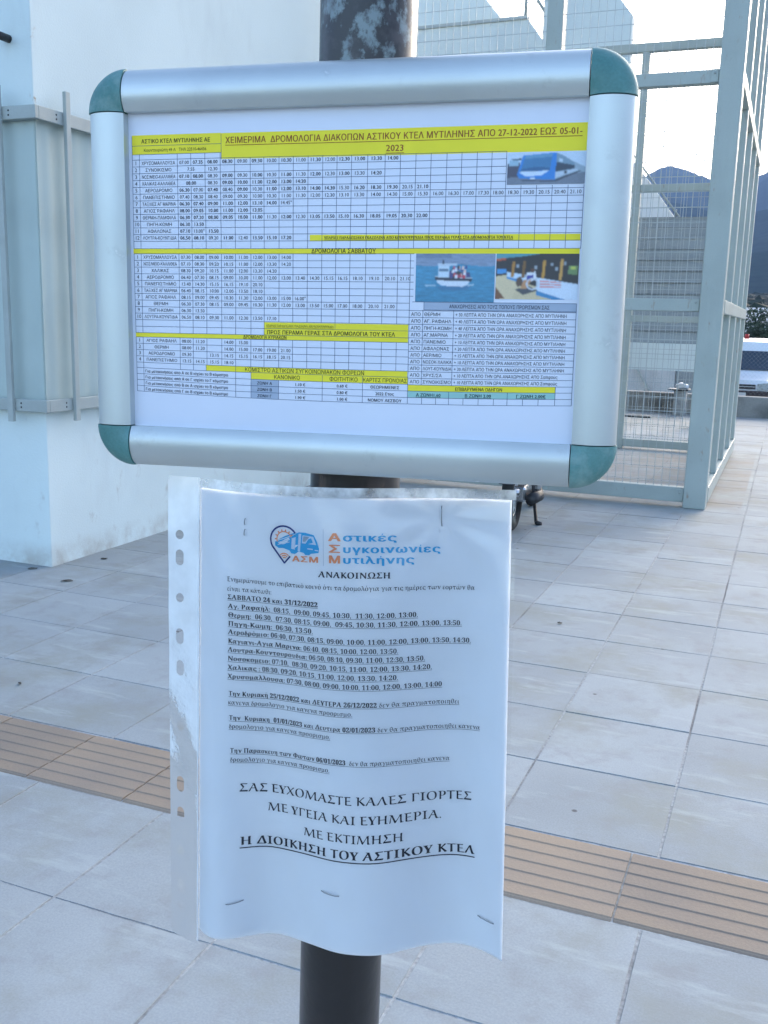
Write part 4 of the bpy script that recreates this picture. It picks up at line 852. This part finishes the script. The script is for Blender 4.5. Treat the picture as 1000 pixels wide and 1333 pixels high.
def p_ramp(C_, X, Y):
    C_[:] = sl((34, 36, 46)); P_(C_, X, Y, [(0, .50), (.15, .46), (.75, 1), (0, 1)], (214, 196, 160)); P_(C_, X, Y, [(0, .72), (.12, .98), (.02, 1), (0, 1)], (120, 80, 60)); P_(C_, X, Y, [(.3, .62), (.9, .9), (.95, 1), (.2, 1)], (205, 188, 152))
    P_(C_, X, Y, [(0, 0), (.55, 0), (.35, .06), (0, .12)], (80, 150, 165)); P_(C_, X, Y, [(0, .12), (.12, .10), (.12, .14), (0, .17)], (195, 90, 60)); P_(C_, X, Y, [(0, .16), (.13, .15), (.13, .34), (0, .33)], (40, 42, 52)); P_(C_, X, Y, [(.02, .34), (.13, .34), (.13, .43), (.02, .44)], (70, 150, 210))
    P_(C_, X, Y, [(.14, .40), (.36, .46), (.37, .60), (.14, .50)], (200, 220, 238)); P_(C_, X, Y, [(.14, .50), (.37, .61), (.37, .66), (.14, .55)], (60, 140, 195)); P_(C_, X, Y, [(.26, .54), (.30, .50), (.33, .56), (.33, .70), (.27, .72), (.25, .64)], (88, 66, 56))
    for a, c in ((.20, (170, 120, 55)), (.33, (120, 85, 45)), (.57, (190, 140, 60)), (.78, (200, 150, 80))): P_(C_, X, Y, [(a, .2 - a * .1), (a + .035, .2 - a * .1), (a + .02, .5 + .1 * a), (a - .015, .5 + .1 * a)], c)
    for a, b in ((.25, .24), (.47, .27), (.66, .2), (.72, .3), (.82, .18)): P_(C_, X, Y, [(a, b), (a + .03, b), (a + .03, b + .07), (a, b + .07)], (150, 160, 170))
    P_(C_, X, Y, [(.88, .26), (.99, .26), (.98, .46), (.87, .44)], (110, 140, 90)); P_(C_, X, Y, [(.90, .28), (.96, .28), (.96, .34), (.90, .34)], (190, 200, 90))
    P_(C_, X, Y, [(.50, .52), (1, .66), (1, 1), (.86, 1), (.50, .84)], (208, 222, 238)); P_(C_, X, Y, [(.50, .80), (.86, 1), (.70, 1), (.50, .90)], (50, 130, 180))
    for k in range(3): P_(C_, X, Y, [(.54, .58 + k * .06), (.80, .62 + k * .05), (.80, .64 + k * .05), (.54, .61 + k * .06)], (215, 120, 110))
    P_(C_, X, Y, [(.24, .78), (.40, .70), (.52, .80), (.34, .90)], (70, 74, 82)); P_(C_, X, Y, [(.38, .42), (.48, .38), (.50, .54), (.42, .62), (.36, .56)], (225, 228, 235)); P_(C_, X, Y, [(.38, .48), (.46, .46), (.46, .56), (.38, .58)], (50, 60, 150)); P_(C_, X, Y, [(.43, .33), (.47, .33), (.47, .41), (.43, .41)], (90, 55, 45)); P_(C_, X, Y, [(.34, .58), (.44, .56), (.38, .76), (.31, .76)], (190, 140, 100))
    m_ = (np.hypot((X - .45) * 1.7, Y - .66) < .13) & (np.hypot((X - .45) * 1.7, Y - .66) > .10); C_[m_] = sl((200, 205, 215))
photo('bus_photo', 94.8, 49.9, 137.8, 66.9, 116, 46, p_bus, 'small printed picture of a blue and white bus')
photo('boat_photo', 43.7, -15.1, 89.9, 12.2, 124, 73, p_boat, 'small printed picture of a crowded boat at sea')
photo('ramp_photo', 90.6, -13.1, 137.1, 12.2, 124, 68, p_ramp, 'small printed picture of a wheelchair ramp at a bus')

#NOTICE
# ------------------------------------------------------------ notice in a plastic sleeve: u right, v down the sheet, metres
BOs = Vector((-.2499, .5490, 1.5762)); SX = np.array([.988775, .149103, .009598]); SZ = np.array([-.012099, .015873, .999801]); SN = np.array([.148921, -.988694, .017499])
KA = np.array([-.03043, -.022134, -.010173, -.004097, -.002458, -.005474, -.016306, -.028578, -.035974, -.038449, -.040086])
KB = np.array([-.000477, .026412, .046914, .010548, .015058, .027333, .032535, .019586, .020902, .045104, .068794])
KN = np.linspace(-.14, .14, 11)
def S(u, v, h=0.0):
    u = np.asarray(u, float); v = np.asarray(v, float)
    def disp(uu):
        t = np.abs((uu[..., None] - KN) / .028); w = np.where(t < 1, 2 / 3 - t * t + t ** 3 / 2, np.where(t < 2, (2 - t) ** 3 / 6, 0)); w /= w.sum(-1, keepdims=True)
        return w @ KA + (w @ KB) * v / .3
    dc = disp(np.maximum(u, -.100)); d = dc + .35 * (disp(u) - dc) + .00022 * np.sin(u * 95 + v * 40) * np.sin(v * 70 - u * 30 + 1) + .00018 * np.sin(u * 210 - v * 120)
    rr = np.hypot(u - .06, v - .012); d = d + .00028 * np.cos(np.arctan2(v - .012, u - .06) * 9) * np.exp(-((rr - .022) / .018) ** 2)
    a = u - .00218 + .034416 * v; b = -(.136077 + v * .99594)
    return np.array(BOs) + a[..., None] * SX + b[..., None] * SZ + (d + h)[..., None] * SN
NU_, NV_ = 131, 171; GU = np.linspace(-.1000, .1035, NU_); GV = np.linspace(0, .2975, NV_)
_U, _V = np.meshgrid(GU, GV); SG = S(_U, _V, np.zeros(_U.shape)); SGN = S(_U, _V, np.ones(_U.shape)) - SG
def smap(V, h):
    V = np.asarray(V, float); u, v = V[:, 0] / 1000, -V[:, 1] / 1000
    a = (u - GU[0]) / (GU[1] - GU[0]); b = (v - GV[0]) / (GV[1] - GV[0]); i = np.clip(a.astype(int), 0, NU_ - 2); j = np.clip(b.astype(int), 0, NV_ - 2); a = (a - i)[:, None]; b = (b - j)[:, None]
    P = SG[j, i] * (1 - a) * (1 - b) + SG[j, i + 1] * a * (1 - b) + SG[j + 1, i] * (1 - a) * b + SG[j + 1, i + 1] * a * b
    return P + (np.ones(len(V)) * h)[:, None] * SGN[0, 0]
def sgrid(name, u0, u1, v0, v1, nu, nv, h, m, parent, edge=None, kind=None):
    U, Vv = np.meshgrid(np.linspace(u0, u1, nu), np.linspace(v0, v1, nv)); P3 = S(U, Vv, h * np.ones(U.shape)).reshape(-1, 3)
    o = link(name, mesh(name, P3, [(j * nu + i, (j + 1) * nu + i, (j + 1) * nu + i + 1, j * nu + i + 1) for j in range(nv - 1) for i in range(nu - 1)], True), m, parent, kind); return o
notice = empty('notice_sheet', 'white printed paper notice of holiday bus times hanging below the board', 'notice')
o = sgrid('paper_sheet', -.1000, .1035, .0, .2975, NU_, NV_, 0, PAPER2, notice); sm = o.modifiers.new('t', 'SOLIDIFY'); sm.thickness = .00012; sm.offset = 1
I1 = Ink(); I2 = Ink(); IO = Ink(); IC = Ink(); IN = Ink(); IL = Ink(); IW = Ink(); IM = Ink()
EM = 4.4
def ln(runs, u0, u1, v, under=None, em=EM, uw=.22, ud=.75):
    V_, F__, sp_ = lay(runs, em, u0, -v, u1); k = 0
    if isinstance(runs, tuple): runs = [runs]
    tgt = I1; tgt.raw(V_, F__)
    if under: I1.rule(u0, -v - ud, u1, -v - ud, uw)
ln(('ΑΝΑΚΟΙΝΩΣΗ', 'e'), -14.9, 29.9, 50.8, em=5.4)
ln(('Ενημερώνουμε το επιβατικό κοινό ότι τα δρομολόγια για τις ημέρες των εορτών θα', 'r'), -77.5, 80.9, 58.6)
ln(('είναι τα κάτωθι:', 'r'), -77.4, -46.5, 64.7)
ln(('ΣΑΒΒΑΤΟ 24 και 31/12/2022', 'e'), -77.2, -15, 70.2, 1)
NL = [('Αγ. Ραφαήλ:', '  08:15,  09:00, 09:45, 10:30,  11:30, 12:00, 13:00.', 76.2, 46.2), ('Θερμη:', '  06:30,  07:30, 08:15, 09:00,  09:45, 10:30, 11:30, 12:00, 13:00, 13:50.', 82.0, 73), ('Πηγη-Κωμη:', '  06:30, 13:50.', 87.7, -18.3),
      ('Αεροδρόμιο:', ' 06:40, 07:30, 08:15, 09:00, 10:00, 11:00, 12:00, 13:00, 13:50, 14:30.', 93.2, 79), ('Καγιανι-Αγια Μαρινα:', ' 06:40, 08:15, 10:00, 12:00, 13:50.', 99.2, 34.8),
      ('Λουτρα-Κουντουρουδια:', ' 06:50, 08:10, 09:30, 11:00, 12:30, 13:50.', 104.8, 50.6), ('Νοσοκομειο:', ' 07:10,  08:30, 09:20, 10:15, 11:00, 12:00, 13:30, 14:20.', 110.6, 54.8), ('Χαλικας :', ' 08:30, 09:20, 10:15, 11:00, 12:00, 13:30, 14:20.', 116.4, 34.9), ('Χρυσομαλλουσα:', ' 07:30, 08:00, 09:00, 10:00, 11:00, 12:00, 13:00, 14:00', 122.3, 61)]
for a, b, v, u1 in NL: ln([(a, 'e'), (b, 'r')], -76.9, u1, v, 1)
ln([('Την Κυριακή 25/12/2022 και ΔΕΥΤΕΡΑ 26/12/2022 ', 'e'), ('δεν θα πραγματοποιηθει', 'r')], -76.2, 72, 133.8, 1); ln(('κανενα δρομολογιο για κανενα προορισμο.', 'r'), -76.6, 7.4, 139.7, 1)
ln([('Την  Κυριακη  01/01/2023 και Δευτερα 02/01/2023 ', 'e'), ('δεν θα πραγματοποιηθει κανενα', 'r')], -76, 85.6, 150.0, 1); ln(('δρομολογιο για κανενα προορισμο.', 'r'), -76, -6.9, 155.6, 1)
ln([('Την Παρασκευη των Φωτων 06/01/2023  ', 'e'), ('δεν θα πραγματοποιηθει κανενα', 'r')], -75, 66.2, 171.7, 1); ln(('δρομολογιο για κανενα προορισμο.', 'r'), -75, -7.3, 177.6, 1)
ln(('ΣΑΣ ΕΥΧΟΜΑΣΤΕ ΚΑΛΕΣ ΓΙΟΡΤΕΣ', 't'), -69.4, 80.8, 197.9, em=8.0); ln(('ΜΕ ΥΓΕΙΑ ΚΑΙ ΕΥΗΜΕΡΙΑ.', 't'), -51.4, 61.7, 210.6, em=8.0); ln(('ΜΕ ΕΚΤΙΜΗΣΗ', 't'), -26, 39.1, 223.2, em=8.0)
ln(('Η ΔΙΟΙΚΗΣΗ ΤΟΥ ΑΣΤΙΚΟΥ ΚΤΕΛ', 'e'), -69, 83.3, 230.6 + 3.4, 1, em=8.0, uw=.75, ud=2.0)
# logo: pin, sun, bus, letters
for v, a, b, u1 in ((27.2, 'Α', 'στικές', 33.8), (34.6, 'Σ', 'υγκοινωνίες', 60), (41.4, 'Μ', 'υτιλήνης', 44.3)):
    wA = text_width([(a, 'x')]); wB = text_width([(b, 'x')]); sc_ = 6.6; k = 6.6 * (wA + wB)
    IO.text((a, 'x'), 6.8, -8.3, -v, .2); IC.text((b, 'x'), 6.5, .7, -v, u1)
IO.text(('ΑΣΜ', 'x'), 5.0, -31.8, -41.6, -14)
IL.rule(-11.4, -20, -11.4, -43.5, .25)
cx_, cy_ = -37.4, -28.6
IN.arc(cx_, cy_, 9.1, 1.1, -28 + 60, 208, 34); IN.rule(cx_ - 8.1, cy_ - 4.2, cx_ + .3, cy_ - 14.8, 1.1); IN.rule(cx_ + .1, cy_ - 14.8, cx_ + 4.2, cy_ - 10.0, 1.0)
IO.arc(cx_ + .3, cy_ + .6, 5.0, .7, 20, 200, 18)
for k in range(7):
    a = math.radians(30 + k * 25); IO.rule(cx_ + .3 + 5.2 * math.cos(a), cy_ + .6 + 5.2 * math.sin(a), cx_ + .3 + 6.5 * math.cos(a), cy_ + .6 + 6.5 * math.sin(a), .8)
for r_ in (1.2, 2.5, 3.8): IO.arc(cx_ + .3, cy_ - 12.2, r_, .7, 40, 140, 10)
q = lambda L: [(-48.4 + (x - 35) * .1235, -22.0 - (y - 65) * .125 + 0) for x, y in L]
IC.poly(q([(75, 128), (130, 108), (170, 92), (205, 72), (240, 72), (285, 82), (300, 110), (313, 150), (310, 172), (270, 178), (260, 186), (240, 186), (232, 176), (205, 170), (185, 184), (165, 182), (155, 168), (120, 158), (95, 160), (75, 148)]))
IW.poly(q([(226, 86), (282, 90), (298, 132), (222, 126)])); IM.poly(q([(230, 90), (262, 92), (240, 118), (227, 118)]))
for L in ([(205, 80), (219, 78), (212, 170), (200, 168)], [(168, 104), (186, 98), (180, 160), (165, 158)], [(94, 128), (158, 108), (157, 114), (92, 134)], [(90, 140), (156, 122), (156, 126), (90, 144)], [(186, 98), (190, 97), (184, 162), (181, 162)], [(250, 150), (280, 152), (280, 158), (252, 156)], [(290, 156), (308, 158), (308, 163), (290, 161)]): IW.poly(q(L))
for L in ([(90, 118), (130, 96), (175, 78), (200, 74), (160, 92), (120, 108)],): IC.poly(q(L))
I1.build('printed_text', INK_DARK, notice, smap, 0.00024); IO.build('orange_lettering', INK_ORG, notice, smap, 0.00034); IC.build('blue_lettering', INK_CYAN, notice, smap, 0.00028); IN.build('logo_pin', INK_NAVY, notice, smap, 0.00024)
IL.build('logo_divider', INK_LINE, notice, smap, 0.00024); IW.build('logo_bus_windows', INK_WHITE, notice, smap, 0.00034); IM.build('logo_window_tint', INK_MIDGREY, notice, smap, 0.00038)
# sleeve
slv = empty('plastic_sleeve', 'clear plastic punched pocket holding the paper notice on the pole', 'plastic sleeve')
sgrid('clear_film', -.1000, .1062, .0, .296, 60, 90, .0009, FILMM, slv)
sgrid('top_seam', -.1000, .1062, -.0065, -.0002, 120, 8, .0012, SEAMM, slv)
U0, U1, V0, V1 = -.1238, -.1004, -.0065, .309
pts = []; edges = []; hol = []
for v, long_ in ((.0326, 0), (.0479, 1), (.075, 0), (.101, 1), (.1227, 1), (.1625, 0), (.2024, 1), (.2238, 1), (.2486, 0), (.2737, 1), (.288, 0)):
    c = (-.1155, v); L = []
    for k in range(20):
        a = 2 * math.pi * k / 20; dy = (.0022 if math.sin(a) > 0 else -.0022) * long_; L.append((c[0] + .0031 * math.cos(a), c[1] + .0031 * math.sin(a) + dy))
    hol.append((c, long_)); i0 = len(pts); pts += L; edges += [(i0 + k, i0 + (k + 1) % 20) for k in range(20)]
def inhole(x, y, g=0.0): return any(math.hypot(x - c[0], max(0, abs(y - c[1]) - .0022 * l)) < .0031 + g for c, l in hol)
nv = 90; i0 = len(pts)
for j in range(nv + 1):
    v = V0 + (V1 - V0) * j / nv; jag = .0006 * (-1) ** j
    for u in (U0 + jag, U0 + .0025, -.1105, -.1065, -.1035, U1):
        if not inhole(u, v, .0004): pts.append((u, v))
res = delaunay_2d_cdt([Vector(p) for p in pts], edges, [], 0, 1e-7)
Vs = np.array([tuple(v) for v in res[0]]); Fs = [f for f in res[2] if not inhole(sum(Vs[i][0] for i in f) / 3, sum(Vs[i][1] for i in f) / 3, -1e-5)]
link('punched_strip', mesh('punched_strip', S(Vs[:, 0], Vs[:, 1], .0011 * np.ones(len(Vs))), Fs, True), STRIPM, slv)
sgrid('weld_line', -.1012, -.0998, -.006, .306, 3, 90, .0014, plastic('weld', .5, rough=.2), slv)
STP = mat('staple_steel', (.30, .31, .33), .35, metal=.9)
for (a, b, lab) in (((60.0, 4.8), (60.2, 17.6), 'upright staple near the top right of the sleeve'), ((-64, 16.5), (-64.3, 20.5), None), ((-64.2, 23.5), (-64.6, 27.5), None), ((-77, 273.2), (-66.6, 271.6), None), ((-12.9, 257.6), (-.4, 258.6), None), ((86, 274.5), (97.3, 275.5), None)):
    P = [(a[0] + (b[0] - a[0]) * t, a[1] + (b[1] - a[1]) * t) for t in np.linspace(0, 1, 6)]; hh = [.0003, .0013, .0015, .0015, .0013, .0003]
    MB().tube([tuple(S(np.array(x / 1000), np.array(y / 1000), np.array(h_ + .0008))) for (x, y), h_ in zip(P, hh)], .00032, 6).build('staple', STP, slv)
